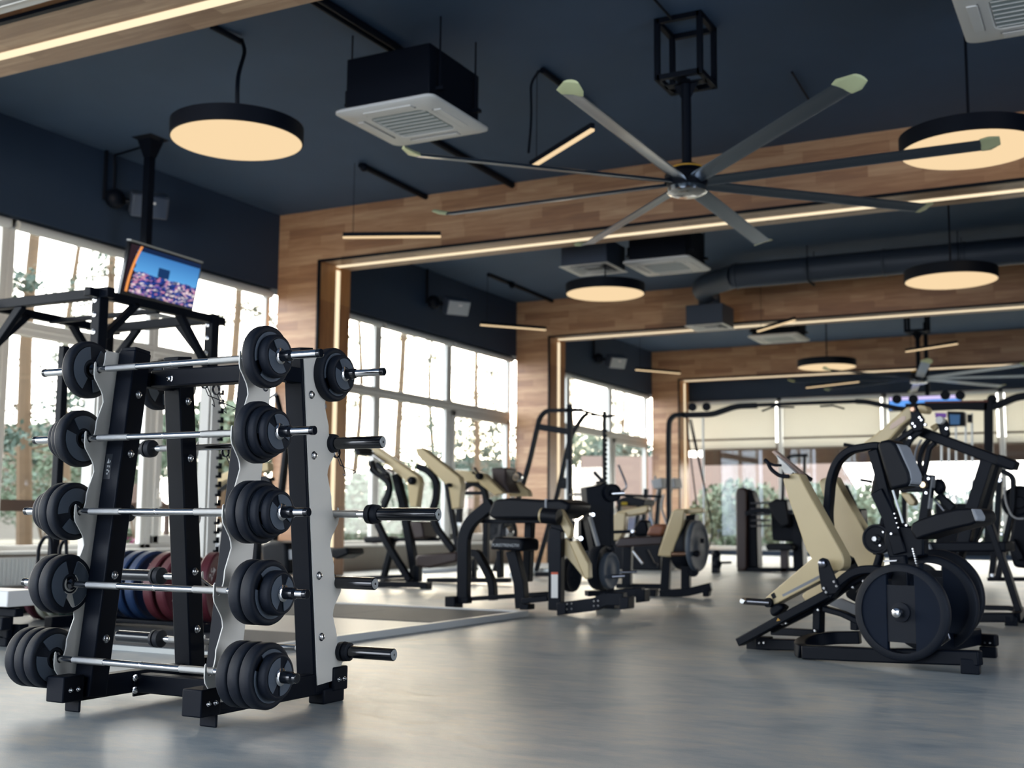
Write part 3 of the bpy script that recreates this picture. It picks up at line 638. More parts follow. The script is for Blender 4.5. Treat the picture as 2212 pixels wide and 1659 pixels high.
# ---- television on its ceiling pole
M['tv'] = None
def tv_mat(name, kind):
    m = bpy.data.materials.new(name); m.use_nodes = True; n = m.node_tree; n.nodes.clear()
    o = n.nodes.new('ShaderNodeOutputMaterial'); e = n.nodes.new('ShaderNodeEmission'); tc = n.nodes.new('ShaderNodeTexCoord')
    sp = n.nodes.new('ShaderNodeSeparateXYZ'); n.links.new(tc.outputs['Generated'], sp.inputs[0])
    ax = 'X' if kind == 'x' else 'Y'
    no = n.nodes.new('ShaderNodeTexNoise'); no.inputs['Scale'].default_value = 9; no.inputs['Detail'].default_value = 4; n.links.new(tc.outputs['Generated'], no.inputs['Vector'])
    vr = n.nodes.new('ShaderNodeTexVoronoi'); vr.inputs['Scale'].default_value = 26; n.links.new(tc.outputs['Generated'], vr.inputs['Vector'])
    crowd = ramp(n, [(.0, '#101a4a'), (.3, '#27408f'), (.5, '#b0708c'), (.62, '#d8c9c9'), (.8, '#20305f')]); sx = n.nodes.new('ShaderNodeSeparateColor'); n.links.new(vr.outputs['Color'], sx.inputs[0]); n.links.new(sx.outputs[0], crowd.inputs[0])
    sky = ramp(n, [(0, '#8fc4de'), (.5, '#4f8ec4'), (1, '#2d5f9a')]); n.links.new(sp.outputs['Z'], sky.inputs[0])
    zz = n.nodes.new('ShaderNodeMath'); zz.operation = 'MULTIPLY_ADD'; zz.inputs[1].default_value = -.12; n.links.new(no.outputs['Fac'], zz.inputs[0]); n.links.new(sp.outputs['Z'], zz.inputs[2])
    gt = n.nodes.new('ShaderNodeMath'); gt.operation = 'GREATER_THAN'; gt.inputs[1].default_value = .4; n.links.new(zz.outputs[0], gt.inputs[0])
    mx = n.nodes.new('ShaderNodeMix'); mx.data_type = 'RGBA'; n.links.new(gt.outputs[0], mx.inputs['Factor']); n.links.new(crowd.outputs[0], mx.inputs['A']); n.links.new(sky.outputs[0], mx.inputs['B'])
    def band(inp, lo, hi, col, prev):
        a_ = n.nodes.new('ShaderNodeMath'); a_.operation = 'COMPARE'; a_.inputs[1].default_value = (lo+hi)/2; a_.inputs[2].default_value = (hi-lo)/2; n.links.new(inp, a_.inputs[0])
        q = n.nodes.new('ShaderNodeMix'); q.data_type = 'RGBA'; n.links.new(a_.outputs[0], q.inputs['Factor']); n.links.new(prev, q.inputs['A']); q.inputs['B'].default_value = lin(col); return q.outputs['Result'], a_
    out = mx.outputs['Result']
    out, _ = band(sp.outputs['Z'], .9, 1.0, '#14223f', out)
    # dark stage block
    a1 = n.nodes.new('ShaderNodeMath'); a1.operation = 'COMPARE'; a1.inputs[1].default_value = .5; a1.inputs[2].default_value = .08; n.links.new(sp.outputs[ax], a1.inputs[0])
    a2 = n.nodes.new('ShaderNodeMath'); a2.operation = 'COMPARE'; a2.inputs[1].default_value = .57; a2.inputs[2].default_value = .1; n.links.new(sp.outputs['Z'], a2.inputs[0])
    a3 = n.nodes.new('ShaderNodeMath'); a3.operation = 'MULTIPLY'; n.links.new(a1.outputs[0], a3.inputs[0]); n.links.new(a2.outputs[0], a3.inputs[1])
    q = n.nodes.new('ShaderNodeMix'); q.data_type = 'RGBA'; n.links.new(a3.outputs[0], q.inputs['Factor']); n.links.new(out, q.inputs['A']); q.inputs['B'].default_value = lin('#163058'); out = q.outputs['Result']
    # dark foreground person and orange lanyard at the left
    d1 = n.nodes.new('ShaderNodeMath'); d1.operation = 'LESS_THAN'; d1.inputs[1].default_value = .16
    ad = n.nodes.new('ShaderNodeMath'); ad.operation = 'MULTIPLY_ADD'; ad.inputs[1].default_value = .12; n.links.new(no.outputs['Fac'], ad.inputs[0]); n.links.new(sp.outputs[ax], ad.inputs[2]); n.links.new(ad.outputs[0], d1.inputs[0])
    q = n.nodes.new('ShaderNodeMix'); q.data_type = 'RGBA'; n.links.new(d1.outputs[0], q.inputs['Factor']); n.links.new(out, q.inputs['A']); q.inputs['B'].default_value = lin('#271c22'); out = q.outputs['Result']
    mz = n.nodes.new('ShaderNodeMath'); mz.operation = 'POWER'; mz.inputs[1].default_value = 2; n.links.new(sp.outputs['Z'], mz.inputs[0])
    ln = n.nodes.new('ShaderNodeMath'); ln.operation = 'MULTIPLY_ADD'; ln.inputs[1].default_value = -.1; n.links.new(mz.outputs[0], ln.inputs[0]); n.links.new(sp.outputs[ax], ln.inputs[2])
    out, _ = band(ln.outputs[0], .03, .062, '#d98a4a', out)
    n.links.new(out, e.inputs[0]); e.inputs[1].default_value = .5; n.links.new(e.outputs[0], o.inputs[0]); return m
P4 = [onX(264, 524, 0)]
tvp = V((-9.74, 9.7, 0)); dp = FW.dot(V((-9.74, 9.7, HC))-EYE)-.1
# screen corners: the set hangs square to the line from the pole to the rack, tilted down a little
cx_ = onX(348, 600, -9.62)
an = PI/2+.05; ax_ = V((math.cos(an), math.sin(an), 0)); nrm = V((math.sin(an), -math.cos(an), 0)); tilt = .2
n3_ = (nrm*math.cos(tilt)+V((0, 0, -math.sin(tilt)))).normalized(); up3 = n3_.cross(ax_).normalized()
if up3.z < 0: up3 = -up3
R = Matrix((ax_, -n3_, up3)).transposed()
t = thing('television', 'flat screen television hanging from a ceiling pole at upper left, showing a crowd', 'television', (tvp.x, tvp.y, HC))
W_, H_ = 1.2, .6
m = MB(); m.box(cx_-n3_*-.0, (W_, .05, H_), R); body = obj('tv_cabinet', m, M['blkg'], t, bev=.006)
m = MB(); m.box(cx_+n3_*.026+up3*.012, (W_-.05, .004, H_-.08), R); sc_ = obj('tv_screen', m, tv_mat('tv_picture', 'y'), t, smooth=False)
m = MB(); m.box(cx_+up3*(H_/2+.004), (W_, .06, .018), R); obj('silver_top_edge', m, M['alu'], body)['label'] = 'silver top edge'
m = MB(); pc = V((tvp.x, tvp.y, 0)); m.b2((tvp.x-.045, tvp.y-.045, 3.3), (tvp.x+.045, tvp.y+.045, HC-.18)); m.add([(tvp.x+sx*w, tvp.y+sy*w, z) for z, w in ((HC-.22, .05), (HC-.03, .1), (HC, .15)) for sx, sy in ((-1, -1), (1, -1), (1, 1), (-1, 1))], [(0, 1, 5, 4), (1, 2, 6, 5), (2, 3, 7, 6), (3, 0, 4, 7), (4, 5, 9, 8), (5, 6, 10, 9), (6, 7, 11, 10), (7, 4, 8, 11), (8, 9, 10, 11), (3, 2, 1, 0)])
m.bar((tvp.x, tvp.y, 3.5), cx_-n3_*.03, .05, .2); obj('ceiling_pole', m, M['blkm'], t, smooth=False)
m = MB(); m.box(cx_-up3*(H_/2+.12)+n3_*.02, (W_*.55, .2, .05), R)
sh = obj('equipment_shelf', m, M['spk2'], t, bev=.01)
m = MB()
for k in range(7): m.box(cx_-up3*(H_/2+.147)+n3_*.05+ax_*(-.2+k*.035), (.012, .08, .004), R)
obj('vent_slots', m, M['blkm'], sh, smooth=False)
# second television far right, seen over the cable station
q = onY(2003, 866, 26.0)
t = thing('television', 'wide far television over the cable station, top strip showing blue', 'television', (q.x, q.y, HC))
m = MB(); m.b2((q.x-.8, 25.98, q.z-.2), (q.x+.7, 26.03, q.z+.12)); obj('tv_cabinet', m, M['blkg'], t, bev=.006)
m = MB(); m.b2((q.x-.77, 25.965, q.z-.17), (q.x+.67, 25.98, q.z+.02)); obj('tv_screen', m, emis('tv_blue', '#5b93dd', .5), t, smooth=False)
m = MB(); m.b2((q.x-.77, 25.965, q.z+.03), (q.x+.67, 25.98, q.z+.10)); obj('screen_banner', m, emis('tv_banner', '#c3b6e0', .5), t, smooth=False)
m = MB(); m.b2((q.x-.04, 26.03, q.z), (q.x+.04, 26.11, HC)); obj('ceiling_pole', m, M['blkm'], t, smooth=False)
# ---- slatted blind box above the first beam at the top left corner
q0, q1 = onZ(0, 42, 4.3), onZ(140, 0, 4.3)
t = thing('slatted_ceiling_grille', 'pale bluish slatted grille in the very top left corner beyond the wooden beam', 'grille', (-7.2, 4.9, HC))
m = MB(); m.b2((-8.4, 4.4, 4.285), (-6.0, 5.46, 4.6)); obj('grille_box', m, M['whitepl'], t, bev=.01)
m = MB()
for k in range(12): m.box((-7.2, 4.5+k*.078, 4.27), (2.34, .06, .008), Matrix.Rotation(.35, 3, 'X'))
obj('slats', m, M['whitepl'], t, smooth=False)
for x in (-8.2, -6.2):
    for y_ in (4.6, 5.4): m = MB(); m.cyl((x, y_, 4.6), (x, y_, HC), .01, 6); obj('hanger_rod', m, M['blkm'], t)
# ---- roller blinds on the far windows
M['blind'] = mat('cream_roller_blind', '#e8e6df', .8)
nb = M['blind'].node_tree.nodes; bb = nb['Principled BSDF']; tr_ = nb.new('ShaderNodeBsdfTranslucent'); tr_.inputs[0].default_value = lin('#d9d7cf'); ms = nb.new('ShaderNodeMixShader'); ms.inputs[0].default_value = .5
M['blind'].node_tree.links.new(bb.outputs[0], ms.inputs[1]); M['blind'].node_tree.links.new(tr_.outputs[0], ms.inputs[2]); M['blind'].node_tree.links.new(ms.outputs[0], nb['Material Output'].inputs[0])
lbl = ['cream roller blind on the leftmost far window', 'cream roller blind on the second far window, behind the cable bridge', 'cream roller blind on the third far window, behind the raised lever arm', 'cream roller blind on the far window at the right edge']
zb = onY(1700, 968, YF-.05).z
M['hem'] = mat('blind_hem_band', '#7d7266', .7)
for i in range(min(len(xs)-1, 7)):
    t = thing('roller_blind', (lbl+['cream roller blind just beyond the right edge of the view', 'cream roller blind far out to the right', 'cream roller blind in the far right corner'])[i], 'blind', (xs[i]+.1, YF, zb), 0, 'roller blinds on the far windows')
    m = MB(); m.b2((xs[i]+.09, YF-.05, zb), (xs[i+1]-.09, YF-.046, HT-.08)); obj('blind_cloth', m, M['blind'], t, smooth=False)
    m = MB(); m.cyl((xs[i]+.07, YF-.05, HT-.1), (xs[i+1]-.07, YF-.05, HT-.1), .05, 14); obj('blind_roller', m, M['rad'], t)
    zh = onY(1700, 946, YF-.05).z; m = MB(); m.b2((xs[i]+.09, YF-.062, zh-.03), (xs[i+1]-.09, YF-.052, zh+.02)); m.b2((xs[i]+.09, YF-.062, zb-.02), (xs[i+1]-.09, YF-.045, zb+.02)); obj('blind_hem', m, M['hem'], t, smooth=False)
zz1, zz0 = onY(1700, 955, YF+.4).z, onY(1700, 1002, YF+.4).z
tag(obj('exterior_beam', MB().b2((-9.9, YF+.35, zz0), (XR, YF+.6, zz1)), M['roof'], smooth=False), 'brown beam just outside the far windows, below the blinds', 'beam')
# ================================================================== barbell rack (nearest object)
RX, RY = -3.27, 3.67
rack = thing('barbell_rack', 'black and silver A-frame barbell rack in the left foreground, five barbells on its near side', 'barbell rack', (RX, RY, 0))
rows = [1.322, 1.043, .756, .478, .200]
def fy(z): return 3.282+.11*(z-.2)            # near side bar centre line
def ty(z, s): return RY + s*(.255-.115*(z-.25))   # tube centre line (s=-1 near, +1 far)
def bolt(mb, p, d, r=.011):
    d = V(d).normalized(); mb.lathe(V(p), d, [(0, r*1.55), (.003, r*1.55), (.004, r*1.05), (.011, r), (.014, r*.6)], 12)
for s, sn in ((-1, 'near'), (1, 'far')):
    for sx in (-1, 1):
        xt = RX+sx*.3215; pl_ = xt+sx*.048
        m = MB(); m.bar((xt, ty(.05, s), .05), (xt, ty(1.405, s), 1.405), .090, .090, (0, 1, 0)); u = obj('upright', m, M['blk'], rack, bev=.006)
        m = MB(); m.bar((xt, ty(1.4, s), 1.4), (xt, ty(1.417, s), 1.417), .084, .084, (0, 1, 0)); obj('end_cap', m, M['blkm'], u, bev=.004)
        # hook plate outline in the YZ plane
        def yb(z): return RY+s*(RY-fy(z))
        outl = []; back = lambda z: ty(z, s)-s*.035
        zs = rows
        outl.append((back(1.40), 1.40)); outl.append((yb(1.40)-s*.0+s*.0, 1.40) if False else (RY+s*(RY-fy(1.40)-.028), 1.40))
        for i, z in enumerate(zs):
            f = lambda dy, dz, z=z: (yb(z)-s*dy, z+dz)
            outl += [f(.028, .07), f(.026, .04), f(.022, .022), f(.015, .006), f(.010, -.012), f(0, -.018), f(-.010, -.013), f(-.016, 0), f(-.017, .022), f(-.021, .028), f(-.026, .022), f(-.027, -.02), f(-.022, -.04), f(-.008, -.058), f(.004, -.074), f(.016, -.09), f(.024, -.108), f(.028, -.13)]
            if i == 4: outl[-3:] = [f(.014, -.088), f(.022, -.10), f(.026, -.112)]
        outl.append((back(.08), .08))
        m = MB(); m.prism([V((pl_-.003, y_, z_)) for y_, z_ in outl], (.006, 0, 0))
        hp = obj('hook_plate', m, M['sil'], rack, smooth=False, bev=.0012, seg=1); hp['label'] = 'silver wavy plate with bar hooks'
        for z in (1.228, .987, .51, .268):
            for dd in ((pl_+sx*.003, sx), (xt-sx*.0455, -sx)):
                b_ = MB(); bolt(b_, (dd[0], ty(z, s)-(0 if dd[1] == sx else 0), z), (dd[1], 0, 0)); obj('bolt', b_, M['chr'], u)
for sx in (-1, 1):
    x = RX+sx*.335
    m = MB(); m.b2((x-.03, 3.33, .04), (x+.03, 4.0, .125)); obj('base_rail', m, M['blk'], rack, bev=.006)
    for s in (-1, 1):
        y = RY+s*.385
        m = MB(); m.b2((x-.045, y-.05, .045), (x+.045, y+.05, .14)); m.b2((x-.038, y-s*.075-.03, .0), (x+.04, y-s*.0+.035, .06)); f_ = obj('foot', m, M['blkm'], rack, bev=.007)
        b_ = MB(); bolt(b_, (x+sx*.045, y-.018, .09), (sx, 0, 0), .006); obj('foot_bolt', b_, M['chr'], f_)
        b_ = MB(); bolt(b_, (x+sx*.045, y+.018, .09), (sx, 0, 0), .006); obj('foot_bolt', b_, M['chr'], f_)
        if sx < 0:
            for dy in (-.018, .018): b_ = MB(); bolt(b_, (x+.045, y+dy, .09), (1, 0, 0), .006); obj('foot_bolt', b_, M['chr'], f_)
m = MB(); m.b2((RX-.31, 3.61, .04), (RX+.31, 3.67, .115)); cb = obj('cross_rail', m, M['blk'], rack, bev=.005)
m = MB(); m.b2((RX-.307, 3.60, .025), (RX-.298, 3.69, .125)); obj('flange', m, M['blk'], cb, bev=.002)
for z in (.05, .098): b_ = MB(); bolt(b_, (RX-.298, 3.605, z), (1, -.3, 0), .009); obj('bolt', b_, M['chr'], cb)
m = MB(); m.b2((RX-.31, 3.625, 1.27), (RX+.31, 3.70, 1.34)); tb = obj('top_rail', m, M['blk'], rack, bev=.006)
b_ = MB(); bolt(b_, (RX-.20, 3.625, 1.30), (0, -1, 0), .01); obj('bolt', b_, M['chr'], tb)
for sx in (-1, 1): m = MB(); m.b2((RX+sx*.335-.026, 3.56, 1.27), (RX+sx*.335+.026, 3.79, 1.33)); obj('top_link', m, M['blk'], rack, bev=.004)
# warning sticker on the left near upright
M['stk'] = mat('sticker_dark', '#1b2026', .3); M['stw'] = mat('sticker_print', '#aeb0ad', .4)
ys = lambda z: ty(z, -1)-.0458
m = MB(); m.quad((RX-.335-.022, ys(.985), .985), (RX-.335+.012, ys(.985), .985), (RX-.335+.012, ys(.885), .885), (RX-.335-.022, ys(.885), .885))
st = obj('warning_sticker', m, M['stk'], rack, smooth=False)
m = MB(); e_ = .0008; c = RX-.34
m.add([(c-.008, ys(.95)-e_, .948), (c+.006, ys(.95)-e_, .948), (c-.001, ys(.97)-e_, .968)], [(0, 1, 2)])
for k in range(3): m.box((c-.001, ys(.94-.014*k)-e_, .936-.015*k), (.012, .0004, .003), Matrix.Rotation(.7, 3, 'Y')); m.box((c-.001, ys(.94-.014*k)-e_, .936-.015*k), (.012, .0004, .003), Matrix.Rotation(-.7, 3, 'Y'))
for k in range(3): m.box((c+.011, ys(.94-.02*k)-e_, .955-.02*k), (.004, .0004, .008))
obj('sticker_print', m, M['stw'], st, smooth=False)
# ---- barbells
def plate_mesh(parent, x, R, t, rotk, ys_=0, zs_=0, facedir=1, d=(1, 0, 0)):
    """rubber plate centred at distance x along +X from the parent's origin"""
    o = WM[parent].translation; p = o+V((x, 0, 0)); h = t/2; b = .010
    m = MB()
    prof = [(-h+.006, .024), (-h, .03), (-h, R*.30), (-h+.006, R*.36), (-h+.006, R*.76), (-h, R*.84), (-h, R-b), (-h+b*.3, R-b*.3), (-h+b, R), (h-b, R), (h-b*.3, R-b*.3), (h, R-b), (h, R*.84), (h-.006, R*.76), (h-.006, R*.36), (h, R*.30), (h, .03), (h-.006, .024)]
    m.lathe(p, (1, 0, 0), prof, 48); pl = obj('weight_plate', m, M['rub'], parent, sharp=50)
    for s in (-1, 1):
        m = MB()
        for k in range(2):
            a0 = rotk+k*PI+.42; a1 = rotk+(k+1)*PI-.22; n = 16; ri, ro = R*.36, R*.80; xx = s*(h-.0045); vs = []
            for q in range(n+1):
                a = a0+(a1-a0)*q/n; vs += [p+V((xx, math.cos(a)*ri, math.sin(a)*ri)), p+V((xx, math.cos(a)*ro, math.sin(a)*ro))]
            top = [v+V((s*.005, 0, 0)) for v in vs]; N = len(vs); fs = []
            for q in range(n): fs += [(N+2*q, N+2*q+1, N+2*q+3, N+2*q+2), (2*q+1, 2*q+3, N+2*q+3, N+2*q+1), (2*q, N+2*q, N+2*q+2, 2*q+2)]
            fs += [(0, 1, N+1, N), (2*n, N+2*n, N+2*n+1, 2*n+1)]
            m.add(vs+top, fs)
        obj('face_panel', m, M['rubg'], pl, smooth=False)['label'] = 'grey raised panels on the plate face'
    return pl
def fixed_barbell(row, plates, label, y=None, L=1.405, xc=RX, side=-1, x0=.40):
    z = rows[row]; y = fy(z) if side < 0 else 2*RY-fy(z)
    t = thing('fixed_barbell', label, 'barbell', (xc, y, z), 0, 'rubber plated barbells on the rack'); o = V((xc, y, z))
    m = MB(); m.tube([o+V((-x0, 0, 0)), o+V((x0, 0, 0))], .0125, 20); m.lathe(o+V((-.005, 0, 0)), (1, 0, 0), [(0, .0125), (.002, .0135), (.008, .0135), (.01, .0125)], 20); bar = obj('bar', m, M['chr'], t)
    for sx in (-1, 1):
        m = MB(); a, b_ = sorted((sx*.185, sx*.345)); m.cyl(o+V((a, 0, 0)), o+V((b_, 0, 0)), .0135, 20); obj('knurled_grip', m, M['chrk'], bar)
        m = MB(); m.lathe(o+V((sx*(x0-.008), 0, 0)), (sx, 0, 0), [(-.008, .013), (0, .022), (.006, .022), (.008, .018)], 24); obj('inner_collar', m, M['chrd'], t)
        x = x0
        for k, (D, th) in enumerate(plates):
            plate_mesh(t, sx*(x+th/2), D/2, th, .5+row*1.1+k*1.9+(sx < 0)*.8); x += th+.001
        m = MB(); m.lathe(o+V((sx*x, 0, 0)), (sx, 0, 0), [(-.006, .03), (.004, .03), (.008, .026), (.010, .019), (.03, .017), (.045, .0135)], 28); obj('outer_collar', m, M['chr'], t)
        m = MB(); m.cyl(o+V((sx*(x+.008), 0, 0)), o+V((sx*(x+.05), 0, 0)), .021, 20); m.cyl(o+V((sx*(x+.05), 0, 0)), o+V((sx*(x+.06), 0, 0)), .021, 20, .0155); obj('collar_sleeve', m, M['blkg'], t)
        m = MB(); m.cyl(o+V((sx*(x-.01), 0, 0)), o+V((sx*(L/2-.012), 0, 0)), .0155, 20); sl = obj('sleeve', m, M['chr'], t)
        m = MB(); m.cyl(o+V((sx*(L/2-.018), 0, 0)), o+V((sx*L/2, 0, 0)), .0165, 20); obj('end_cap', m, M['blkg'], sl, bev=.002)
    return t
fixed_barbell(0, [(.23, .046), (.16, .040)], 'barbell with two plates each end, topmost on the near side of the rack', xc=RX+.02, x0=.43)
fixed_barbell(1, [(.226, .046), (.19, .038), (.16, .034)], 'barbell with three plates each end, second from the top, near side of rack', xc=RX+.024, x0=.425)
fixed_barbell(2, [(.224, .044), (.224, .044), (.185, .038), (.155, .034)], 'barbell with four plates each end, middle of the near side of rack', xc=RX+.032, x0=.42)
fixed_barbell(3, [(.226, .052), (.226, .052), (.155, .045)], 'barbell fourth from top on the near side, small plate outside two large ones', xc=RX+.07, L=1.385, x0=.435)
fixed_barbell(4, [(.226, .05), (.226, .05), (.226, .05), (.16, .038)], 'lowest barbell on the near side, three large plates and one small each end', xc=RX+.05, x0=.44)
# ---- rear side
t = fixed_barbell(0, [(.22, .05), (.16, .036)], 'plated barbell topmost on the far side of the rack', side=1, L=1.46, xc=-3.36, x0=.45)
def olympic(row, label, x0, xr, half, slen, bent=False):
    """bar with black sleeves; x0 = right collar position, xr = right end"""
    z = rows[row]; y = 2*RY-fy(z); xc = x0-half; o = V((xc, y, z))
    t = thing('olympic_bar', label, 'barbell', (xc, y, z), 0, 'bars with black sleeves on the far side of the rack')
    m = MB()
    if bent: pts = fil([o+V((-half, 0, 0)), o+V((-half+.2, 0, 0)), o+V((-.14, 0, -.055)), o+V((-.05, 0, .03)), o+V((.05, 0, .03)), o+V((.14, 0, -.055)), o+V((half-.2, 0, 0)), o+V((half, 0, 0))], .03, 4)
    else: pts = [o+V((-half, 0, 0)), o+V((half, 0, 0))]
    m.tube(pts, .014, 16); bar = obj('bar', m, M['chr'], t)
    for sx in (-1, 1):
        e = o+V((sx*half, 0, 0))
        if not bent: m = MB(); m.cyl(o+V((sx*(half-.22), 0, 0)), o+V((sx*(half-.05), 0, 0)), .0148, 16); obj('knurled_grip', m, M['chrk'], bar)
        m = MB(); m.lathe(e, (sx, 0, 0), [(-.005, .03), (0, .038), (.022, .040), (.024, .033), (.03, .033), (.032, .039), (.048, .037), (.052, .028)], 32); obj('collar', m, M['rub'], t)
        m = MB(); m.cyl(e+V((sx*.04, 0, 0)), e+V((sx*(slen), 0, 0)), .025, 32); sl = obj('sleeve', m, M['blkg'], t, bev=.003)
        m = MB(); m.lathe(e+V((sx*(slen-.001), 0, 0)), (sx, 0, 0), [(0, .021), (.002, .021), (.0015, .014), (.003, .013), (.0028, .006), (.001, .005)], 28); obj('end_disc', m, M['alu'], sl)['label'] = 'bright end disc of the sleeve'
    return t
olympic(1, 'bar with black sleeves on the far side of the rack, second from the top', -2.93, -2.6, .475, .28)
olympic(2, 'longest bar with black sleeves, middle row on the far side of the rack', -2.735, -2.41, .65, .33)
olympic(3, 'curl bar with bent chrome middle, fourth from top on the far side of rack', -2.975, -2.69, .44, .26, True)
olympic(4, 'bar with black sleeves, lowest on the far side of the rack', -2.90, -2.6, .485, .262)
# ---- spring clips hanging from the far hooks
def clip(p, label, s=1.0):
    t_ = MB(); p = V(p); pts = []
    for k in range(0, 34):
        a = k*2*PI/12; pts.append(p+V((.004*k/12*1.2-.008, math.cos(a)*.022*s, math.sin(a)*.022*s)))
    for e, dz in ((pts[0], -1), (pts[-1], 1)): pass
    pts = [pts[0]+V((-.01, .05, -.085)), pts[0]+V((-.004, .06, -.095)), pts[0]+V((.004, .045, -.075)), pts[0]+V((0, .01, -.02))]+pts+[pts[-1]+V((0, .02, -.03)), pts[-1]+V((.03, .075, -.05)), pts[-1]+V((.034, .085, -.055)), pts[-1]+V((.03, .07, -.062))]
    t_.tube(pts, .0022, 6); return tag(obj('spring_clip', t_, M['chrd']), label, 'clip', 'wire spring clips hanging on the rack')
clip((-3.58, 3.95, rows[0]-.0), 'wire spring clip on the topmost far bar, seen left of the inner uprights', 1.0)
clip((-3.52, 3.96, rows[0]-.03), 'wire spring clip dangling right of the far left upright, near the top')
clip((-3.49, 4.0, rows[1]-.02), 'wire spring clip dangling right of the far left upright, second bar from the top')
clip((-2.90, 4.0, rows[1]-.035), 'wire spring clip hanging under the second far bar beside the silver plate')
# ================================================================== tracing helper for the equipment
class Tr:
    """maps points picked on an enlarged part of the photo onto a machine's own vertical side plane"""
    def __init__(s, side, ox, oy, sc): s.S = side; s.ox = ox; s.oy = oy; s.sc = sc
    def p(s, x, y, o=0.0): return s.S(s.ox+x/s.sc, s.oy+y/s.sc, o)
    def q(s, x, y, o=0.0): return s.S.sh(s.ox+x/s.sc, s.oy+y/s.sc, o)
    def m(s, px): return px/s.sc*FW.dot(s.S.p+V((0, 0, .7))-EYE)/FPX
    def bar(s, nm, par, mt, pts, w, dep, o=0.0, r=0.0, bev=.006):
        q = [s.p(x, y, o) for x, y in pts]
        if r: q = fil(q, r, 6)
        return obj(nm, MB().rpath(q, s.m(w), dep, s.S.n), mt, par, bev=bev)
    def tube(s, nm, par, mt, pts, w, o=0.0, r=0.0, n=12):
        q = [s.p(x, y, o) for x, y in pts]
        if r: q = fil(q, r, 6)
        return obj(nm, MB().tube(q, s.m(w)/2, n), mt, par)
    def poly(s, nm, par, mt, pts, dep, o=0.0, bev=.006, seg=2):
        return obj(nm, MB().prism([s.p(x, y, o-dep/2) for x, y in pts], s.S.n*dep), mt, par, bev=bev, seg=seg)
    def disc(s, nm, par, mt, x, y, r, th, o=0.0, n=36):
        R = s.m(r); c = s.p(x, y, o); return obj(nm, MB().lathe(c-s.S.n*th/2, s.S.n, [(0, R*.3), (th*.12, R*.35), (th*.12, R*.8), (0, R*.86), (0, R*.97), (th*.2, R), (th*.8, R), (th, R*.97), (th, R*.86), (th*.88, R*.8), (th*.88, R*.35), (th, R*.3)], n), mt, par)
    def discx(s, nm, par, mt, x, y, r, th, o=0.0, ax=(1, -.07, 0), n=36):
        R = s.m(r); c = s.p(x, y, o); a = V(ax).normalized(); return obj(nm, MB().lathe(c-a*th/2, a, [(0, R*.3), (th*.12, R*.35), (th*.12, R*.8), (0, R*.86), (0, R*.97), (th*.2, R), (th*.8, R), (th, R*.97), (th, R*.86), (th*.88, R*.8), (th*.88, R*.35), (th, R*.3)], n), mt, par)
    def knob(s, nm, par, mt, x, y, r, th, o=0.0):
        R = s.m(r); c = s.p(x, y, o); return obj(nm, MB().lathe(c, -s.S.n, [(-.004, R), (th*.6, R), (th, R*.7)], 16), mt, par)
    def cross(s, nm, par, mt, x, y, r, o0, o1, n=16):
        R = s.m(r); return obj(nm, MB().cyl(s.q(x, y, o0), s.q(x, y, o1), R, n), mt, par)
    def crossbar(s, nm, par, mt, x, y, w, h, o0, o1, bev=.005):
        return obj(nm, MB().bar(s.q(x, y, o0), s.q(x, y, o1), s.m(w), s.m(h)), mt, par, bev=bev)
def at_floor(T_pts):
    pass
# ================================================================== left zone
# ---- lifting platform
q0 = onZ(1055, 1345); XE = -4.27
t = thing('lifting_platform', 'low lifting platform with dark rubber ends and aluminium edge behind the barbell rack', 'platform', (-6.2, 6.6, 0), 0)
M['mat'] = mat('dark_rubber_tile', '#2c333a', .6, bump=.3, bscale=700, var=.15); M['ply'] = mat('grey_platform_board', '#b9b9b2', .4, var=.08, vscale=2)
m = MB(); m.b2((-8.4, 5.0, 0), (XE-.05, 8.45, .03)); obj('centre_board', m, M['ply'], t, smooth=False)
for y0, y1 in ((7.25, 8.45), (5.0, 6.1)):
    for k in range(4): x1 = XE-.05-k*1.02; m = MB(); m.b2((x1-1.015, y0, .028), (x1, y1, .034)); obj('rubber_tile', m, M['mat'], t, smooth=False)
m = MB(); m.b2((XE-.05, 4.95, 0), (XE, 8.5, .045)); obj('aluminium_edge', m, M['edge'], t, bev=.003)
m = MB(); m.b2((-8.45, 8.45, 0), (XE-.05, 8.5, .045)); obj('aluminium_edge', m, M['edge'], t, bev=.003)
# ---- power rack
t = thing('power_rack', 'tall black power rack with silver toothed uprights behind the barbell rack at left', 'power rack', (-6.75, 6.35, 0.034))
PX = (-6.22, -7.33); PY = (5.8, 6.92); ZT_ = 2.3
for x in PX:
    for y in PY:
        m = MB(); m.b2((x-.04, y-.04, .034), (x+.04, y+.04, ZT_-.005)); u = obj('upright', m, M['blk'], t, bev=.005)
        m = MB(); m.b2((x-.047, y-.047, .2), (x+.047, y-.038, 1.88)); m.b2((x+.038, y-.047, .2), (x+.047, y+.047, 1.88)); obj('silver_cover', m, M['sil'], u, bev=.002)['label'] = 'silver cover of the upright'
        m = MB(); m.b2((x-.07, y-.09, .034), (x+.07, y+.09, .05)); obj('foot_plate', m, M['blk'], u)
        for z in (2.0, 2.12, 2.22): b_ = MB(); bolt(b_, (x-.01, y-.04, z), (0, -1, 0), .012); obj('bolt', b_, M['chr'], u)
